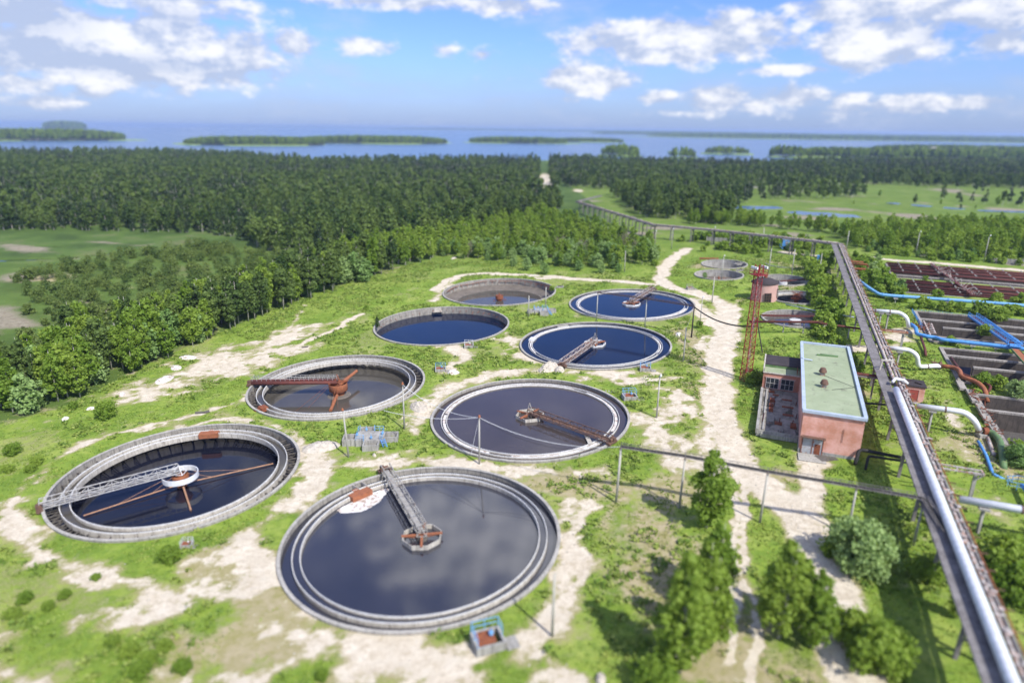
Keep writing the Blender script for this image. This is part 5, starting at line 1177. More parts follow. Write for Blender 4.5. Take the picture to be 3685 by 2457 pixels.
# white A-frame on the rack, and junction frames
m = MB(); c_ = Vector(UVW(150.5, 20.3, HD))-base
for s in (-1.2, 1.2): m.bar(c_+Vector((s,0,-.2)), c_+Vector((s*.8,0,2.0)), .28)
m.bar(c_+Vector((-1.3,0,2.0)), c_+Vector((1.4,0,2.0)), .3); m.out('pipe_frame', M['launder'], rk_)
m = MB(); c_ = Vector(UVW(141, 21.4, HD))-base; m.tube([c_+Vector((-.8,.2,.75)), c_+Vector((.2,1.2,1.1)), c_+Vector((1.6,.6,1.0)), c_+Vector((2.2,.2,.4))], .3, 10); m.out('pipe_elbow', M['white'], rk_, True)

def tubething(name, pts, r, mat, label, n=14, supports=None, smat='conc_flat', cat='pipe', bands=None, sw=.35):
    b = Vector(pts[0]); b.z = zz(b.x, b.y, 0); o = thing(name, b, label, cat); P_ = [Vector(p)-b for p in pts]
    Q_ = [P_[0]]                                   # rounded bends
    for i in range(1, len(P_)-1):
        a_, c0, e_ = P_[i-1], P_[i], P_[i+1]; d1 = (a_-c0); d2 = (e_-c0); k = min(r*2.2, d1.length*.45, d2.length*.45); d1.normalize(); d2.normalize()
        for t in (0, .33, .67, 1): Q_.append((c0+d1*k)*(1-t)**2+c0*2*t*(1-t)+(c0+d2*k)*t*t)
    Q_.append(P_[-1]); m = MB(); m.tube(Q_, r, n); m.out('pipe', M[mat], o, True)
    if bands:
        m = MB()
        for f in bands:
            i = min(int(f*(len(P_)-1)), len(P_)-2); g = f*(len(P_)-1)-i; q = P_[i].lerp(P_[i+1], g); d = (P_[i+1]-P_[i]).normalized()*.12
            m.tube([q-d, q+d], r*1.13, n)
        m.out('flange', M['blue'] if mat.startswith('blue') else M['brown'], o)
    for s in supports or []:
        q = Vector(s)-b; zt = q.z-r; m = MB(); gzq = zz(s[0], s[1], -.3)-b.z
        if zt-gzq < .4: continue
        m.bar((q.x, q.y, gzq), (q.x, q.y, zt-.25), sw); m.box((q.x, q.y, zt-.13), (r*2.4, r*2.4, .26), rz); m.out('support', M[smat], o)
    return o
W = lambda u, v, h: tuple(UVW(u, v, h))
tubething('silver_branch_pipe', [W(204.5,21.5,5.2), W(204.5,28.4,5.2), W(203.5,30.2,4.2), W(204.8,31.2,1.2)], .5, 'silver', 'silver cross pipe dropping to a valve at the first basin, farthest of the cross pipes', supports=[W(204.5,24,5.2), W(204.5,25.8,5.2)], bands=(.05,.22))
tubething('silver_branch_pipe', [W(171,22.5,5), W(171,27.2,5), W(170.6,28.8,4), W(171.5,29.6,1.0), W(173,32.2,1.0), W(174,34.5,1.0)], .5, 'silver', 'silver cross pipe above the brick hut, bending down beside the second basin', supports=[W(171,25.2,5)], bands=(.75,))
tubething('silver_branch_pipe', [W(136.5,24.6,4.8), W(136.2,32.2,4.8), W(136,34,3.4), W(137,35.2,1.1)], .52, 'silver', 'silver cross pipe with a drop bend joining the green pipe', supports=[W(136.5,27.2,4.8)], bands=(.2,.95))
tubething('silver_branch_pipe', [W(102,25.8,4.8), W(101.5,45,4.8)], .55, 'silver', 'white cross pipe leaving the right edge of the picture, nearest of the cross pipes', supports=[W(101.8,28.8,4.8), W(101.6,36,4.8)], bands=(.38,))
tubething('rusty_steel_pipe', [W(174,34.3,1.0), W(173.5,37,1.1), W(171,37.6,1.3), W(166,37.0,1.6), W(163.5,39.5,1.6), W(161,40.6,1.0), W(159,41.0,-1.0)], .48, 'orange', 'thick rusty bent pipe on the corner between second and third basins')
tubething('rusty_steel_pipe', [W(181,37.5,1.0), W(168.5,37.8,1.3), W(165.5,40.5,1.3), W(162.5,42,1.2), W(161.5,41.0,-.6)], .3, 'maroon', 'thinner rusty hooked pipe behind the thick bent pipe', bands=(.2,))
tubething('green_pipe', [W(138,35.2,1.0), W(137.2,37.4,1.1), W(134,37.8,1.0), W(127.5,36.9,.9), W(125,36.8,-.4)], .55, 'green', 'thick green pipe lying at the lower left corner of the third basin')
tubething('concrete_pipe', [W(136,36.4,.5), W(129,36.0,.4)], .32, 'lag', 'pale rusty pipe on the ground beside the thick green pipe')
tubething('thin_blue_pipe', [W(133.5,34.5,.6), W(128,34.7,.5), W(121.5,34.4,.3), W(121,36,-.2)], .26, 'blue', 'thin blue pipe on the grass left of the green pipe')
tubething('thin_blue_pipe', [W(117.5,37.3,1.0), W(112,37.5,1.5), W(98,39.5,1.5)], .33, 'blue', 'blue pipe running off the right edge under the willow')
o = thing('blue_cage', W(117.5,36.8,0), 'blue mesh guard cage at the upper end of the right edge blue pipe', 'guard rail'); m = MB(); railing(m, [(-1.8,-.6),(-1,1.2),(1,1.4),(2.2,.4),(1.8,-1.2)], 1.2, .6, .06); railing(m, [(-1.8,-.6),(0,-1.4),(1.8,-1.2)], 1.2, .6, .06); m.out('rail', M['blue'], o)
tubething('upper_blue_pipe', [W(248,20.8,4.2), W(242,23.5,3.2), W(237.2,26.4,2.3), W(237,30,2.2), W(236,60,2.2), W(235,100,2.2)], .5, 'blue_lt', 'long light blue pipe below the rusty basins, the upper of the blue pipes', supports=[W(236.2,v,2.2) for v in (31,38,45,52,59.5,66,74,82,90)], sw=.25, bands=(.2,.45,.62,.7,.78,.86,.93))
tubething('lower_blue_pipe', [W(207.3,32.0,1.4), W(204,32.8,1.4), W(198,32.3,1.4), W(196.3,34.6,1.4), W(196.2,36.2,1.4), W(194.2,37.4,1.5), W(193.6,45,1.5), W(191.5,60,1.5), W(190,80,1.5)], .48, 'blue', 'bright blue pipe winding between the first and second basins', supports=[W(193.3,v,1.5) for v in (44,49,54)], sw=.2, bands=(.05,.33,.66,.8,.92))
tubething('red_drain_pipe', [W(197,33.2,1.0), W(188,33.0,.7), W(182.5,32.6,.5)], .3, 'maroon', 'dark red straight pipe below the bend of the lower blue pipe')
tubething('black_stub_pipe', [W(141.5,20.5,2.4), W(140.5,14,2.4), W(139.8,13.4,.3)], .22, 'black', 'black hooked pipe left of the pipe rack opposite the green roof corner')
tubething('black_stub_pipe', [W(119,21,2.0), W(119.5,14.5,2.2), W(117.5,14,.3)], .3, 'black', 'lower black hooked pipe left of the pipe rack, thick one')
tubething('black_stub_pipe', [W(117.8,21,2.0), W(117.8,15.8,2.0), W(116,15.5,.3)], .22, 'black', 'lower black hooked pipe left of the pipe rack, thin one')
tubething('rusty_cross_pipe', [W(282-10,19,5), W(272,25,5), W(271.5,25.4,1)], .35, 'rust', 'rusty arch pipe at the upper part of the pipe rack')
tubething('white_thin_pipe', [W(218,-.5,1.8), W(213.5,8,1.6), W(209.5,18,1.6)], .13, 'coping', 'thin pale pipe from the round house to the pipe rack', supports=[W(215.7,4,1.6), W(211.5,13,1.6)], sw=.1)
# maroon pipe run on legs over the violet tank
tubething('maroon_pipe_run', [tuple(P(1722,739,3.6)), tuple(P(1868,762-22,3.6)), tuple(P(1990,773-16,3.6))], .28, 'maroon', 'maroon pipe on low posts running from the mast to the pipe rack', supports=[tuple(P(px, py, 3.6)) for px, py in ((1733,728),(1802,735),(1848,737),(1908,742),(1952,748))], sw=.25)
tubething('maroon_pipe_run', [tuple(P(1722,737,4.2)), tuple(P(1890,738,4.2))], .12, 'maroon', 'thin maroon pipe above the maroon pipe run by the mast')
# pipe bridge from pump house to rack
o = thing('pipe_bridge', W(149.5,13.5,0), 'short dark pipe bridge joining the green roofed building to the pipe rack', 'pipe bridge', None, rz)
m = MB(); m.box((3.9,.5,5.1),(8.2,.5,.3)); m.box((3.9,-.6,5.1),(8.2,.3,.3)); m.out('beam', M['rack'], o)
m = MB(); 
for y, z, r in ((.2,5.5,.16),(-.2,5.45,.13),(-.55,5.5,.1)): m.tube([(-.3,y,z),(8,y,z)], r, 8)
m.out('pipe', M['maroon'], o); 
for x in (1, 5): m = MB(); m.bar((x,.1,-.5),(x,.1,5),.3); m.out('support', M['rack'], o)
for u_, lb in ((111.5,'T shaped concrete portal with a rusty frame right of the pipe rack, lower one'), (186,'T shaped concrete portal with a rusty frame right of the pipe rack, upper one')):
    o = thing('pipe_portal', W(u_,29.5 if u_ < 150 else 27.5,0), lb, 'portal', None, rz); m = MB(); m.bar((0,0,-.4),(0,0,4.6),.45); m.bar((-.9,0,4.6),(1.0,0,4.6),.35); m.bar((0,0,3.4),(1.0,0,4.5),.16); m.out('post', M['conc_flat'], o)
    m = MB(); m.bar((-5,.7,4.9),(.9,.7,4.9),.22); m.bar((-5,-.7,4.9),(.9,-.7,4.9),.22); m.bar((.8,-.9,4.9),(.8,.9,4.9),.25); m.bar((-2.5,-.7,4.9),(-2.5,.7,4.9),.15); m.out('pipe_stub', M['lag' if u_ < 150 else 'orange'], o)
for u_, lb in ((279,'rusty pipe stub frame by the top of the pipe rack, upper one'),(266,'rusty pipe stub frame by the top of the pipe rack, lower one')):
    o = thing('pipe_stub_frame', W(u_,19,0), lb, 'pipe frame', None, rz); m = MB()
    for y in (-.8,0,.8): m.tube([(-1,y,4.6),(5,y,4.6)], .2, 8)
    m.bar((3.5,-1,4.4),(3.5,1,4.4),.2); m.bar((3.5,0,-.4),(3.5,0,4.4),.3); m.out('pipe_stub', M['rust'], o)

# ------------------------------------------------------------------ aeration basins
def basin(name, u0, u1, v0, v1, label, inner, wz, wmat, depth=4.6, wall='basin'):
    o = thing(name, UVW(u0, v0), label, 'basin', None, 0.0); b = Vector(UVW(u0, v0)); o.rotation_euler = (0,0,0)
    th = math.atan2(-.387, .922); slope = SA*.922-SB*.387   # ground rise along v
    def wallbar(ua, va, ub, vb, w, top, bot, mat, nm):
        A_, B_ = Vector(UVW(ua, va, 0))-b, Vector(UVW(ub, vb, 0))-b; m = MB(); h = top-bot
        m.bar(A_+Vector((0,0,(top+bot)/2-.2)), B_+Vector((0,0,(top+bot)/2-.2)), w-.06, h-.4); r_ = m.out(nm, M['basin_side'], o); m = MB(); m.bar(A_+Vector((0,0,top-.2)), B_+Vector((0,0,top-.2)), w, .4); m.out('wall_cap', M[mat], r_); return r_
    for (ua, va, ub, vb) in ((u1,v0-.3,u1,v1),(u0,v0-.3,u0,v1)): wallbar(ua, va, ub, vb, .6, .35, -depth, wall, 'wall')
    wallbar(u0+.3, v0, u1-.3, v0, .8, .38, -depth, wall, 'wall')
    for (ui, va, vb, tp) in inner: wallbar(ui, va, ui, vb, .9, tp, -depth, wall, 'channel_wall')
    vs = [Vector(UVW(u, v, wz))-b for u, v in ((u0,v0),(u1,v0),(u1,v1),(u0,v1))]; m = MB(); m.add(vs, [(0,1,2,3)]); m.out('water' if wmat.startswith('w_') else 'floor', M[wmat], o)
    return o, b
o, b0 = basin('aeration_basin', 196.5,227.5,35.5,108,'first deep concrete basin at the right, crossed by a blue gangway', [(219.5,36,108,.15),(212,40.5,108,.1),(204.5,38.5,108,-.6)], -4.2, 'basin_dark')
m = MB(); railing(m, [tuple((Vector(UVW(227.6, v))-b0)[:2]) for v in (36,46,56,66,76)], 1.0, 0.3, .05)
for v_ in m.v[:0]: pass
o2 = m.out('railing', M['blue_lt'], o)
o, b1 = basin('aeration_basin', 166,191.5,37,108,'second concrete basin at the right holding a patch of blue water', [(186,37.5,108,.15),(178.6,41.8,108,.1),(170.5,39,108,-.4)], -4.0, 'basin_dark')
m = MB(); m.add([Vector(UVW(u, v, -2.4))-b1 for u, v in ((178.9,37.4),(185.6,37.4),(185.6,43.0),(178.9,41.6))], [(0,1,2,3)]); m.out('water', M['w_blue'], o)
o, b2 = basin('aeration_basin', 133,159.5,38.6,108,'dark concrete basin nearest the camera on the right with heavy left wall', [(151.5,39,108,.1),(143,45,108,-.8),(137,42,108,-1.0)], -3.8, 'basin_dark')
m = MB()
for (u0,u1,v) in ((133,142,38.2),(143,152,37.9),(153,160,37.6),(160,165,36.6)):
    A_, B_ = Vector(UVW(u0,v,.75))-b2, Vector(UVW(u1,v,.75))-b2; m.bar(A_, B_, 1.3, .5)
m.out('cover_slab', M['basin'], o)
m = MB(); rg = np.random.default_rng(9)
for k in range(60):
    u = 134+rg.random()*26; q = Vector(UVW(u, 38.0+rg.normal()*.4, 1.05))-b2; e = q+Vector((rg.normal()*.6, rg.normal()*.6, .1+rg.random()*.5)); m.bar(q, e, .1)
tag(m.out('rusty_fitting', M['rust'], o), kind='stuff')
o, b3 = basin('piped_basin', 275.5,301.5,34,118,'upper far basin covered by rows of maroon pipes', [(288,34.5,118,.1),(294.5,34.5,118,.1),(281.5,34.5,118,.1)], -3.6, 'basin_dark', 4.0)
SADDLE = MB().box((0,0,0),(.45,.6,.3)).mesh('pipe_saddle', M['conc_flat'])
def pipes(o, b, us, r=.32, z=.55, v0=34, v1=118):
    for u in us:
        m = MB(); m.tube([tuple(Vector(UVW(u, v, z))-b) for v in (v0, v1)], r, 8); m.out('air_pipe', M['maroon'], o, True)
    for u in us:
        for k in range(14): put('pipe_saddle', SADDLE, o, Vector(UVW(u+.3, v0+4+k*5.8, z+r+.15))-b, (0, 0, -.4))
pipes(o, b3, (301.8,300.3,296.4,292.5,290.5,286,284.2))
o, b4 = basin('piped_basin', 252,271,35,118,'lower far basin covered by rows of maroon pipes and young bushes', [(265,35.5,118,.1),(258.5,35.5,118,.1)], -3.6, 'basin_dark', 4.0)
pipes(o, b4, (270.6,268.2,266.4,262,260.2,256.5,253.4), v0=35.5)
o = thing('pipe_gangway', W(276,51,0), 'twisted rusty gangway crossing the rows of maroon pipes', 'gangway'); bb = Vector(W(276,51,0)); rg = np.random.default_rng(3)
m = MB(); m.bar(Vector(W(303,49.5,1.3))-bb, Vector(W(250,54,1.3))-bb, 1.3, .2); m.out('deck', M['maroon'], o)
m = MB()
for k in range(70):
    u = 250+rg.random()*53; q = Vector(W(u, 49.5+(303-u)*.085+rg.normal()*.6, 1.4))-bb; m.bar(q, q+Vector((rg.normal()*1.0, rg.normal()*1.0, .3+1.2*rg.random())), .12)
tag(m.out('bent_railing', M['lag'], o), kind='stuff')
# blue gangway
o = thing('blue_gangway', W(208,51,0), 'bright blue stair gangway with handrails crossing the first basin', 'gangway'); bb = Vector(W(208,51,0))
A_, B_ = Vector(W(223.5,49.2,.9))-bb, Vector(W(193.5,52.3,2.1))-bb; d = (B_-A_).normalized(); s = Vector((-d.y, d.x, 0)).normalized()
m = MB(); m.bar(A_+s*1.0, B_+s*1.0, .22, .5); m.bar(A_-s*1.0, B_-s*1.0, .22, .5); m.out('stringer', M['blue'], o)
m = MB(); n = 44
for k in range(n): q = A_.lerp(B_, (k+.5)/n); m.bar(q-s*.9, q+s*.9, .34, .1)
m.out('tread', M['maroon'], o)
for sg_ in (1, -1):
    m = MB()
    for h in (.55, 1.1): m.bar(A_+s*sg_+Vector((0,0,h)), B_+s*sg_+Vector((0,0,h)), .08)
    for k in range(20): q = A_.lerp(B_, k/19)+s*sg_; m.bar(q, q+Vector((0,0,1.1)), .07)
    m.out('handrail', M['blue'], o)
m = MB(); A2, B2 = A_.lerp(B_, .12)+s*2.0, B_+s*1.6; m.tube([A2+Vector((0,0,.3)), B2+Vector((0,0,.3))], .34, 12); m.out('blue_pipe', M['blue'], o, True)
m = MB(); railing(m, [tuple((B_+s*1.5+d*.2)[:2]), tuple((B_+s*1.5+d*2)[:2]), tuple((B_-s*1.5+d*2)[:2]), tuple((B_-s*1.5)[:2])], 1.2, B_.z, .08); m.box(tuple(B_+d*1.1), (2.6,2.6,.12), th if False else -.4); m.out('landing', M['blue'], o)
o = thing('rusty_gangway', W(186,52,0), 'rusty orange grating gangway running on from the blue gangway', 'gangway'); bb = Vector(W(186,52,0)); m = MB()
A_, B_ = Vector(W(191,52.3,1.6))-bb, Vector(W(172,52.5,1.6))-bb; m.bar(A_, B_, 1.5, .16); m.out('grating', M['orange'], o)
m = MB(); d = (B_-A_).normalized(); s = Vector((-d.y,d.x,0)); m.bar(A_+s*.85,B_+s*.85,.16,.4); m.bar(A_-s*.85,B_-s*.85,.16,.4); m.out('side_beam', M['green'], o)
o = thing('basin_gate', W(206,36.5,0), 'rusty valve group with timber frame at the upper left corner of the first basin', 'valve group'); m = MB(); rg = np.random.default_rng(5); bb = Vector(W(206,36.5,0))
for k in range(34): q = Vector(W(203+rg.random()*9, 33+rg.random()*3.5, .3))-bb; m.bar(q, q+Vector((rg.normal()*.8, rg.normal()*.8, .2+1.1*rg.random())), .14)
m.out('valve', M['rust'], o); m = MB(); m.bar(Vector(W(214,36,.8))-bb, Vector(W(200,35.8,.8))-bb, .35, .3); m.bar(Vector(W(212,37.6,.8))-bb, Vector(W(202,37.2,.8))-bb, .3, .3)
for k in range(6): m.bar(Vector(W(202+k*1.9,35.8,.9))-bb, Vector(W(202+k*1.9,37.5,.9))-bb, .3, .15)
m.out('timber', M['lag'], o)
m = MB(); bb = Vector(W(222,35,0)); railing(m, [tuple((Vector(W(u,34.6+.1*(227-u)/10,0))-bb)[:2]) for u in (227,221,215,208)], 1.1, 0, .08); o = m.out('blue_railing', M['blue']); o.location = bb; tag(o, 'blue railing down the left end of the first basin', 'railing')
o = thing('valve_group', W(137.5,36.2,0), 'rusty flanged valve between the silver pipe and the green pipe', 'valve group'); m = MB(); m.tube([(-.4,0,1.1),(.4,-.1,1.1)], .75, 14); m.tube([(0,0,1.8),(0,0,2.4)], .1, 6); m.tube([(0,0,2.4),(0,0,2.46)], .4, 12); m.out('valve', M['rust'], o)
m = MB(); m.box((-.6,-.3,.2),(1.6,1.4,1.0)); m.out('block', M['conc_flat'], o)
o = thing('valve_group', W(174.2,34.3,0), 'dark flanged valve where the silver pipe meets the thick rusty pipe', 'valve group'); m = MB(); m.tube([(-.25,.1,1.1),(.25,-.1,1.1)], .8, 14); m.bar((0,0,1.5),(0,0,2.6),.14); m.bar((-.9,.8,1.6),(-.9,.8,2.6),.1); m.box((-1.0,.6,1.5),(1.2,.9,.15)); m.out('valve', M['brown'], o)
m = MB(); m.bar((0,0,-.5),(0,0,.6),.5); m.out('block', M['conc_flat'], o)

# ------------------------------------------------------------------ rubble, mounds, odd slabs
def mound(px, py, w, d, h, label, mat='rubble', seed=1, name='rubble_pile', cat='rubble pile'):
    rg = np.random.default_rng(seed); n = 26; x, y = np.meshgrid(np.linspace(-1,1,n), np.linspace(-1,1,n)); r = np.hypot(x, y)
    z = np.clip(1-r*r, -.25, 1)*h*(.7+.9*fbm(x*3+seed*7, y*3, 1.1)); z = z+(fbm(x*9+seed, y*9, 1.3)-.5)*h*.7*(r < .95); z = np.where(r > .93, -.25, z)
    V = np.stack([x.ravel()*w/2, y.ravel()*d/2, z.ravel()], 1); ii = (np.arange(n-1)[:,None]*n+np.arange(n-1)[None,:]).ravel()
    o = put(name, npmesh(name, V, np.stack([ii, ii+1, ii+n+1, ii+n], 1), [M[mat]]), None, P(px, py), (0,0,seed*.7)); tag(o, label, cat)
mound(1262,848,6.5,3.6,1.5,'grey pile of broken concrete at the near left rim of the deep blue tank', 'rubble', 1)
mound(1285,852,3.2,2.6,1.0,'smaller grey heap right of the broken concrete pile at the deep blue tank', 'rubble', 2)
mound(962,938,6,3.5,1.2,'pale heap of stones between the rusty bridge tank and the central tank', 'rubble', 3)
mound(1042,858,3.4,2.4,.8,'small white heap right of the lone railed chamber', 'foam', 4)
mound(738,1028,7.5,4.5,.9,'yellowish sand mound right of the lower left tank', 'rubble', 5, 'sand_mound', 'sand mound')
mound(1418,768,3.0,1.6,.6,'white sand heap right of the deep blue tank', 'foam', 6) if False else mound(1592-160+0,768,.1,.1,.01,'x') if False else None
mound(1566-158+0+150,775-5,3.4,2,.7,'white sand heap on the grass between the deep blue tank and the road', 'foam', 6)
for i, (px, py, w, lb) in enumerate([(378,872,6,'white lumps of debris at the left end of the sandy strip, lower'),(405,845,4.5,'white lumps of debris at the tree belt, middle heap'),(432,822,5.5,'white lumps of debris against the tree belt, upper heap'),(210,940,2.2,'flat white block on the grass left of the large round shrub'),(150,963,1.8,'small white slab on the grass at the far left'),(280,908,2.5,'pale slab in the grass above the large round shrub'),(1100,690,.1,'x'),(1225,634,5,'grey debris on the path above the dry muddy tank'),(1043,594,3.5,'pile of broken timber at the edge of the middle wood'),(1380,1560,2.0,'pale round stone at the bottom edge'),(860,1047,1.2,'small pale block in the grass below the large cross chamber')]):
    if lb != 'x': mound(px, py, w, w*.6, .5, lb, 'foam' if i < 6 else 'rubble', 20+i, 'debris_heap', 'debris')
o = thing('concrete_slab', P(1898,1052), 'cracked grey slab on the grass in front of the brick wall', 'slab', None, .2); m = MB(); m.box((0,0,.06),(3.2,2.2,.14)); m.out('slab', M['conc_dark'], o)
m = MB(); m.tube([(-1.2,.6,.2),(1.3,-.9,.15)], .14, 8); o = m.out('rusty_log', M['orange']); o.location = P(1935,1048); tag(o, 'rusty pipe lying on the grass by the brick wall corner', 'pipe')
m = MB(); m.box((0,0,.1),(3.6,.7,.2),.5); o = m.out('concrete_plank', M['conc_rim']); o.location = P(1293,750); tag(o, 'pale concrete plank on the grass above the deep blue tank', 'slab')
m = MB(); m.box((0,0,.1),(5,.35,.15),-.1); o = m.out('concrete_plank', M['conc_rim']); o.location = P(1330,747); tag(o, 'long thin plank on the grass right of the pale concrete plank', 'slab')
m = MB(); 
for k in range(10): m.box((k*.62,-k*.1,.05),(.22,.9,.08),.1)
o = m.out('ladder', M['conc_rim']); o.location = P(1392,898); o.rotation_euler = (0,0,-.25); tag(o, 'row of pale sleepers on the grass above the central tank', 'ladder')
m = MB(); 
for k in range(6): m.tube([(-4+k*.1, .3*k, .3+.1*(k%2)),(4+k*.1,.3*k,.3+.1*(k%2))], .12, 6)
o = m.out('pipe_stack', M['rust']); o.location = P(1628,596); tag(o, 'rusty stack of tubes left of the farthest small tank', 'pipes')
for px, py, L, a, lb in ((520,1008,0,0,''),(465,948,1.4,.2,'short timber on the sand above the lower left tank'),(700,798,.8,.4,'dark scrap lying right of the sandy strip')):
    if L: m = MB(); m.box((0,0,.15),(L*2,.35,.25),a); m.box((.5,.4,.15),(L,.25,.2),a+.6); o = m.out('timber_scrap', M['conc_dark']); o.location = P(px, py); tag(o, lb, 'scrap')
# far side features: white road bridge, car, industrial blocks
o = thing('road_bridge', P(1712,436), 'pale low road bridge at the far edge of the meadow', 'bridge', None, -.15); m = MB(); m.box((0,0,2.5),(34,5,.8)); m.box((0,-2.4,3.3),(34,.2,.7)); m.out('deck', M['conc_rim'], o)
for x in (-14,-5,5,14): m = MB(); m.box((x,0,1.0),(.9,4,2.4)); m.out('pier', M['conc_flat'], o)
o = thing('parked_car', P(1252,424), 'tiny light car on the far forest road', 'car', None, 1.5); m = MB(); m.box((0,0,.75),(4.3,1.8,.8)); m.add([(-1.6,-.8,1.15),(1.3,-.8,1.15),(1.3,.8,1.15),(-1.6,.8,1.15),(-1.1,-.65,1.75),(.6,-.65,1.75),(.6,.65,1.75),(-1.1,.65,1.75)], [(0,1,5,4),(1,2,6,5),(2,3,7,6),(3,0,4,7),(4,5,6,7)]); m.out('body', M['weir'], o)
for x in (-1.4,1.4):
    for y in (-.8,.8): m = MB(); m.tube([(x,y-.1,.35),(x,y+.1,.35)], .35, 12); m.out('wheel', M['black'], o)
for i, (px, py, w, h) in enumerate(((2128,352,120,18),(2190,352,150,14),(2245,351,90,16))):
    q = Pz(px, 356, LAKE); o = thing('distant_building', (q[0], q[1], LAKE+1), ('pale distant works building on the far right shore, left one','pale distant works building on the far right shore, middle one','pale distant works building on the far right shore, right one')[i], 'building')
    m = MB(); m.box((0,0,h/2),(w*.5,25,h)); m.box((w*.1,0,h+2),(w*.12,20,4)); m.out('wall', M['conc_rim'], o)

# ------------------------------------------------------------------ grass tufts and weeds
rg = np.random.default_rng(77); n = 380000
gx = rg.uniform(-120, 140, n); gy = rg.uniform(40, 300, n); inten = fbm(gx, gy, .25); k = (rg.random(n) < np.clip((inten-.3)*2.2, .05, 1)*np.clip(1.25-np.hypot(gx, gy)/330, .2, 1))
for tx, ty, r in TANKS.values(): k &= np.hypot(gx-tx, gy-ty) > r+.3
u = .387*gx+.922*gy; v = .922*gx-.387*gy
for (u0, u1, v0, v1) in PITS: k &= ~((u > u0-.5) & (u < u1+.5) & (v > v0-.5) & (v < v1+.5))
k &= ~inpoly(gx, gy, [tuple(q) for q in [(50.9+cos(rz)*a_-sin(rz)*b_, 108.2+sin(rz)*a_+cos(rz)*b_) for a_, b_ in ((-7.6,3.2),(9.9,-.3),(9.9,43),(-7.6,38))]])
# inside the view only
k &= (np.abs(gx) < gy*.86+8)
gx, gy = gx[k], gy[k]; s_ = sandf(gx, gy)+.3*dryf(gx, gy); k = s_+rg.normal(size=len(gx))*.12 < .3; gx, gy = gx[k], gy[k]
m_ = inpoly(gx, gy, marsh) & (rg.random(len(gx)) < .6); gx, gy = gx[~m_], gy[~m_]
nb_ = 3; N_ = len(gx)*nb_; cx_ = np.repeat(gx, nb_)+rg.normal(size=N_)*.16; cy_ = np.repeat(gy, nb_)+rg.normal(size=N_)*.16
hh = (.16+.34*np.clip(fbm(cx_, cy_, .15)-.3, 0, 1)*2*rg.random(N_))*1.05; aa = rg.random(N_)*2*pi; ww = .09+.1*rg.random(N_)
zg = gz(cx_, cy_)+(fbm(cx_, cy_, .12)-.5)*.5*smooth((np.hypot(cx_, cy_)-30)/60)-.03
lx, ly = rg.normal(size=N_)*.12, rg.normal(size=N_)*.12
V = np.stack([np.stack([cx_-np.cos(aa)*ww, cy_-np.sin(aa)*ww, zg], 1), np.stack([cx_+np.cos(aa)*ww, cy_+np.sin(aa)*ww, zg], 1), np.stack([cx_+lx, cy_+ly, zg+hh], 1)], 1).reshape(-1, 3)
me = npmesh('grass', V, np.arange(len(V)).reshape(-1, 3), [M['grassblade']], None, {'tint': np.repeat(np.clip((fbm(cx_, cy_, .22)-.5)*2.4+.5, 0, .99), 3), 'leaf': np.repeat(rg.random(N_), 3)})
tag(put('grass', me), 'green grass and weeds growing over the ground around the tanks', 'grass', kind='stuff')
# weeds: knee-high leafy clumps
wn = 8500; wx = rg.uniform(-110, 120, wn*3); wy = rg.uniform(42, 290, wn*3); k = (fbm(wx+7, wy, .09) > .46) & (sandf(wx, wy) < .3) & (np.abs(wx) < wy*.86+8) & ~inpoly(wx, wy, marsh)
for tx, ty, r in TANKS.values(): k &= np.hypot(wx-tx, wy-ty) > r+.6
u = .387*wx+.922*wy; v = .922*wx-.387*wy
for (u0, u1, v0, v1) in PITS: k &= ~((u > u0-1) & (u < u1+1) & (v > v0-1) & (v < v1+1))
k &= ~((u > 118) & (u < 165) & (v > -1) & (v < 12.5) & (wy > 104) & (wy < 152))
wx, wy = wx[k][:wn], wy[k][:wn]; L_ = 16; C = np.stack([np.repeat(wx, L_), np.repeat(wy, L_), np.repeat(gz(wx, wy), L_)], 1)
sz = np.repeat(.3+.5*rg.random(len(wx)), L_); C += rg.normal(size=C.shape)*np.stack([sz*.55, sz*.55, sz*.25], 1); C[:,2] += sz*.45
Nn = rg.normal(size=C.shape); Nn[:,2] = np.abs(Nn[:,2])+.4; Nn /= np.linalg.norm(Nn, axis=1)[:,None]
V = quadleaves(C, Nn, .16, rg); me = npmesh('weeds', V, FACE(len(V)//4), [M['grassblade']], None, {'tint': np.repeat(rg.random(len(wx)), L_*4), 'leaf': rg.random(len(V))})
tag(put('weeds', me), 'leafy weed clumps scattered through the grass', 'weeds', kind='stuff')

# stones and litter on the bare ground
rg = np.random.default_rng(5); n = 26000; x = rg.uniform(-100, 110, n); y = rg.uniform(42, 260, n); k = (sandf(x, y) > .32) & (np.abs(x) < y*.86+8)
for tx, ty, r in TANKS.values(): k &= np.hypot(x-tx, y-ty) > r+.4
u = .387*x+.922*y; v = .922*x-.387*y
for (u0, u1, v0, v1) in PITS: k &= ~((u > u0-1) & (u < u1+1) & (v > v0-1) & (v < v1+1))
x, y = x[k][:7000], y[k][:7000]; n = len(x); z = gz(x, y)+(fbm(x, y, .12)-.5)*.5*smooth((np.hypot(x, y)-30)/60); r = .05+.16*rg.random(n)**3
oc = np.array([[1,0,0],[0,1,0],[-1,0,0],[0,-1,0],[0,0,.7],[0,0,-.7]]); V = (np.stack([x, y, z], 1)[:,None]+oc[None]*r[:,None,None]*(.7+.6*rg.random((n, 6, 1)))).reshape(-1, 3)
fo = np.array([[0,1,4],[1,2,4],[2,3,4],[3,0,4],[1,0,5],[2,1,5],[3,2,5],[0,3,5]]); Fs = (fo[None]+np.arange(n)[:,None,None]*6).reshape(-1, 3)
tag(put('stones', npmesh('stones', V, Fs, [M['rubble']])), 'small stones littering the bare sandy ground', 'stones', kind='stuff')
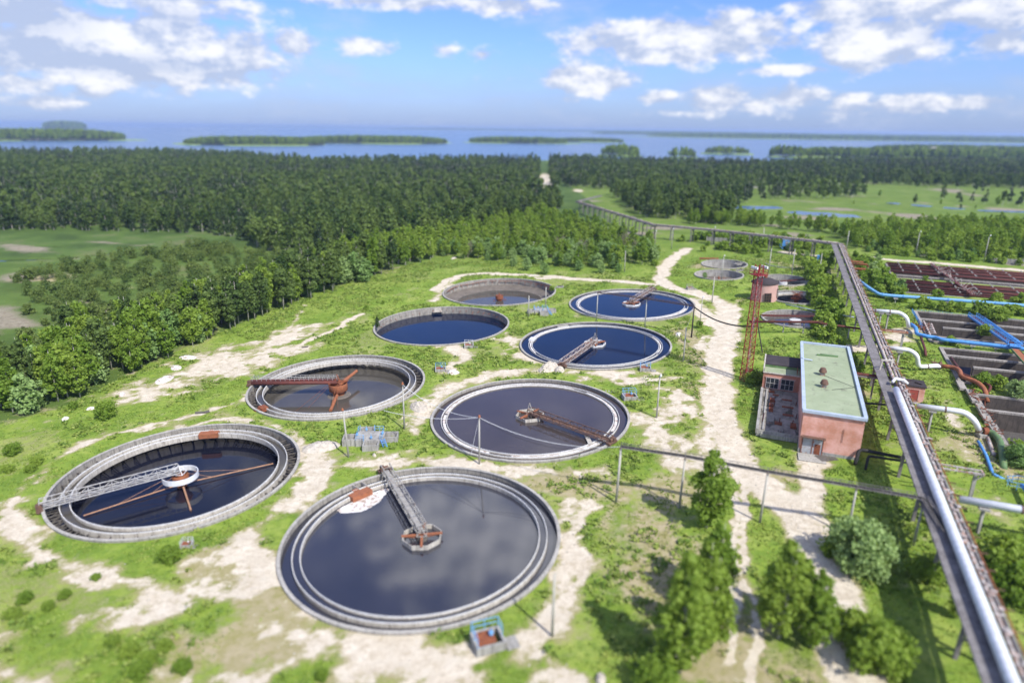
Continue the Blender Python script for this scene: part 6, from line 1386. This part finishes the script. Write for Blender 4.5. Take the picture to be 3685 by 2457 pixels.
# ------------------------------------------------------------------ light, sky, haze
SUN_EL, SUN_AZ = radians(47), radians(143)        # azimuth clockwise from +Y
sd_v = Vector((sin(SUN_AZ)*cos(SUN_EL), cos(SUN_AZ)*cos(SUN_EL), sin(SUN_EL)))
sl = bpy.data.lights.new('sun', 'SUN'); sl.energy = 4.6; sl.angle = radians(.53); sl.color = (1, .96, .89)
so = bpy.data.objects.new('sun', sl); COL.objects.link(so); so.rotation_euler = sd_v.to_track_quat('Z', 'Y').to_euler()
w = bpy.data.worlds.new('World'); S.world = w; w.use_nodes = True; nt = w.node_tree; N = nt.nodes; Lk = nt.links
bg = N['Background']; sky = N.new('ShaderNodeTexSky'); sky.sky_type = 'NISHITA'; sky.sun_disc = False
sky.sun_elevation = SUN_EL; sky.sun_rotation = SUN_AZ; sky.air_density = 1.0; sky.dust_density = .6; sky.ozone_density = 2.5; sky.altitude = 0
bg.inputs['Strength'].default_value = .13
def wm(op, a, b=None, c=None, clamp=False):
    n = N.new('ShaderNodeMath'); n.operation = op; n.use_clamp = clamp
    for i, v in enumerate((a, b, c)):
        if v is None: continue
        if isinstance(v, (int, float)): n.inputs[i].default_value = v
        else: Lk.new(v, n.inputs[i])
    return n.outputs[0]
def vm(op, a, b):
    n = N.new('ShaderNodeVectorMath'); n.operation = op
    for i, v in enumerate((a, b)):
        if isinstance(v, tuple): n.inputs[i].default_value = v
        elif v is not None: Lk.new(v, n.inputs[i])
    return n.outputs[1] if op in ('LENGTH',) else n.outputs[0]
tc = N.new('ShaderNodeTexCoord'); sx = N.new('ShaderNodeSeparateXYZ'); Lk.new(tc.outputs['Generated'], sx.inputs[0])
azn = wm('MULTIPLY', wm('ARCTAN2', sx.outputs[0], sx.outputs[1]), 180/pi); eln = wm('MULTIPLY', wm('ARCSINE', sx.outputs[2]), 180/pi)
cb = N.new('ShaderNodeCombineXYZ'); Lk.new(azn, cb.inputs[0]); Lk.new(eln, cb.inputs[1]); ae = cb.outputs[0]
def wnoise(vec, sc, det=6, ro=.6, off=(0,0,0)):
    n = N.new('ShaderNodeTexNoise'); n.inputs['Scale'].default_value = 1; n.inputs['Detail'].default_value = det; n.inputs['Roughness'].default_value = ro
    v = vm('MULTIPLY', vm('ADD', vec, off), sc); Lk.new(v, n.inputs['Vector']); return n.outputs['Fac']
def dirdeg(px, py):
    d = ray(px, py); d = d/np.linalg.norm(d); return math.degrees(math.atan2(d[0], d[1])), math.degrees(math.asin(d[2]))
CL = [(290,118,270,66,1.35),(130,92,100,48,1.2),(430,125,150,46,1.3),(560,145,80,20,.9),(230,80,120,25,.8),(40,25,120,60,.9),(30,95,70,45,.75),(400,8,190,32,.85),(520,42,70,14,.5),(677,103,46,30,1),
 (845,106,70,20,.75),(1110,125,34,18,.6),(1020,115,40,18,.5),(900,4,260,18,.85),(1160,14,90,24,.9),(1560,98,240,44,1.15),(1700,62,100,30,.95),(1480,60,100,14,.45),(1350,185,95,30,1.2),(2005,102,115,50,1.25),(1930,110,50,20,.7),
 (1980,20,150,36,1),(2250,22,170,38,1),(2310,100,60,32,.7),(1830,161,110,11,.85),(1515,224,42,16,.9),(1640,228,75,24,1),(1740,244,44,16,.85),(1832,224,62,24,1),(1950,238,40,20,.85),(2092,242,75,18,.95),(2232,238,60,14,.95),
 (60,192,70,26,.8),(215,206,44,16,.9),(90,236,70,16,.9),(2050,155,80,16,.5),(2090,235,1,1,0),(1300,228,50,14,.5),(2000,262,220,16,.45),(1600,262,160,12,.4),(1150,185,60,12,.35),(380,50,90,16,.3),(2200,90,90,60,.35)]
best = None; vert = None
for (px, py, rx, ry, st) in CL:
    if st == 0: continue
    a0, e0 = dirdeg(px, py); ax = rx*.0345; ex = ry*.0345
    dlt = vm('MULTIPLY', vm('SUBTRACT', ae, (a0, e0, 0)), (1/ax, 1/ex, 0)); ln = vm('LENGTH', dlt, None)
    val = wm('MULTIPLY', wm('SUBTRACT', 1.62, ln), st)
    best = val if best is None else wm('MAXIMUM', best, val)
nA = wnoise(ae, (.34, .62, 1), 8, .62); nB = wnoise(ae, (.34, .62, 1), 8, .62, (.5, .9, 0)); nC = wnoise(ae, (.10, .28, 1), 5, .6, (30, 7, 0))
# clouds elsewhere in the sky (overhead and behind), fading in away from the placed ones
hi = wm('MULTIPLY', wm('SUBTRACT', eln, 13), .12, None, True)
bkz = wm('MULTIPLY', wm('SUBTRACT', wm('ABSOLUTE', azn), 42), .15, None, True); els = wm('MAXIMUM', hi, wm('MULTIPLY', bkz, wm('MULTIPLY', eln, .5, None, True)))
nO = N.new('ShaderNodeTexNoise'); nO.inputs['Scale'].default_value = 2.6; nO.inputs['Detail'].default_value = 7; Lk.new(tc.outputs['Generated'], nO.inputs['Vector'])
gen = wm('SUBTRACT', wm('MULTIPLY', wm('SUBTRACT', nO.outputs['Fac'], .44), 6), wm('MULTIPLY', wm('SUBTRACT', 1, els), 10))
best = wm('MAXIMUM', best, gen)
den = wm('ADD', best, wm('MULTIPLY', wm('SUBTRACT', nA, .5), 2.5))
def smoothn(v, lo, hi_):
    n = N.new('ShaderNodeMapRange'); n.interpolation_type = 'SMOOTHSTEP'; n.inputs[1].default_value = lo; n.inputs[2].default_value = hi_; Lk.new(v, n.inputs[0]); return n.outputs[0]
mask = smoothn(den, .3, .95)
hz = smoothn(wm('ADD', wm('SUBTRACT', 7, eln), wm('MULTIPLY', wm('SUBTRACT', nC, .5), 6)), 0, 10)
wisp = wm('MULTIPLY', smoothn(wm('ADD', nC, wm('MULTIPLY', nA, .3)), .62, .95), .55)
lit = smoothn(wm('ADD', wm('MULTIPLY', wm('SUBTRACT', nA, nB), 2.2), wm('MULTIPLY', den, .28)), -.1, .75)
grey = None
for (px, py, rx, ry) in ((40,30,130,60),(30,105,90,50),(300,150,240,26),(560,175,120,18),(2230,70,110,30),(430,45,120,16)):
    a0, e0 = dirdeg(px, py); g_n = wm('SUBTRACT', 1.2, vm('LENGTH', vm('MULTIPLY', vm('SUBTRACT', ae, (a0, e0, 0)), (1/(rx*.0345), 1/(ry*.0345), 0)), None))
    grey = g_n if grey is None else wm('MAXIMUM', grey, g_n)
lit = wm('SUBTRACT', lit, wm('MULTIPLY', grey, .75, None, True), None, True)
def cmix(f, a, b, mode='MIX'):
    n = N.new('ShaderNodeMix'); n.data_type = 'RGBA'; n.blend_type = mode
    for s_k, v in ((n.inputs[0], f), (n.inputs[6], a), (n.inputs[7], b)):
        if isinstance(v, (int, float)): s_k.default_value = v
        elif isinstance(v, tuple): s_k.default_value = c4(v)
        else: Lk.new(v, s_k)
    return n.outputs[2]
skyc = cmix(1.0, sky.outputs[0], (.5, .64, 1.1), 'MULTIPLY')
skyc = cmix(wm('MULTIPLY', hz, .85), skyc, (2.1, 2.75, 4.5))
cloud = cmix(lit, (2.9, 3.4, 4.6), (5.9, 5.9, 6.1))
cloud = cmix(wm('MULTIPLY', hi, .9), cloud, cmix(lit, (4, 4.4, 5.4), (13, 13, 13.4)))
skyc = cmix(wisp, skyc, (3.5, 3.95, 4.9))
Lk.new(cmix(wm('MULTIPLY', mask, .93), skyc, cloud), bg.inputs['Color'])

HZ = 34000; zb = -16.0; zt = 75.0
m = MB(); m.box((0, HZ*.5-2500, (zb+zt)/2), (HZ*1.6, HZ, zt-zb)); hm = bpy.data.materials.new('haze_air'); hm.use_nodes = True
hn = hm.node_tree.nodes; hn.remove(hn['Principled BSDF']); pv = hn.new('ShaderNodeVolumePrincipled'); pv.inputs['Color'].default_value = (.5, .67, 1, 1); pv.inputs['Density'].default_value = 7.5e-5; pv.inputs['Anisotropy'].default_value = .1
hm.node_tree.links.new(pv.outputs[0], hn['Material Output'].inputs['Volume'])
tag(m.out('haze', hm), 'thin blue haze over the lake and far forest', 'haze', kind='stuff')
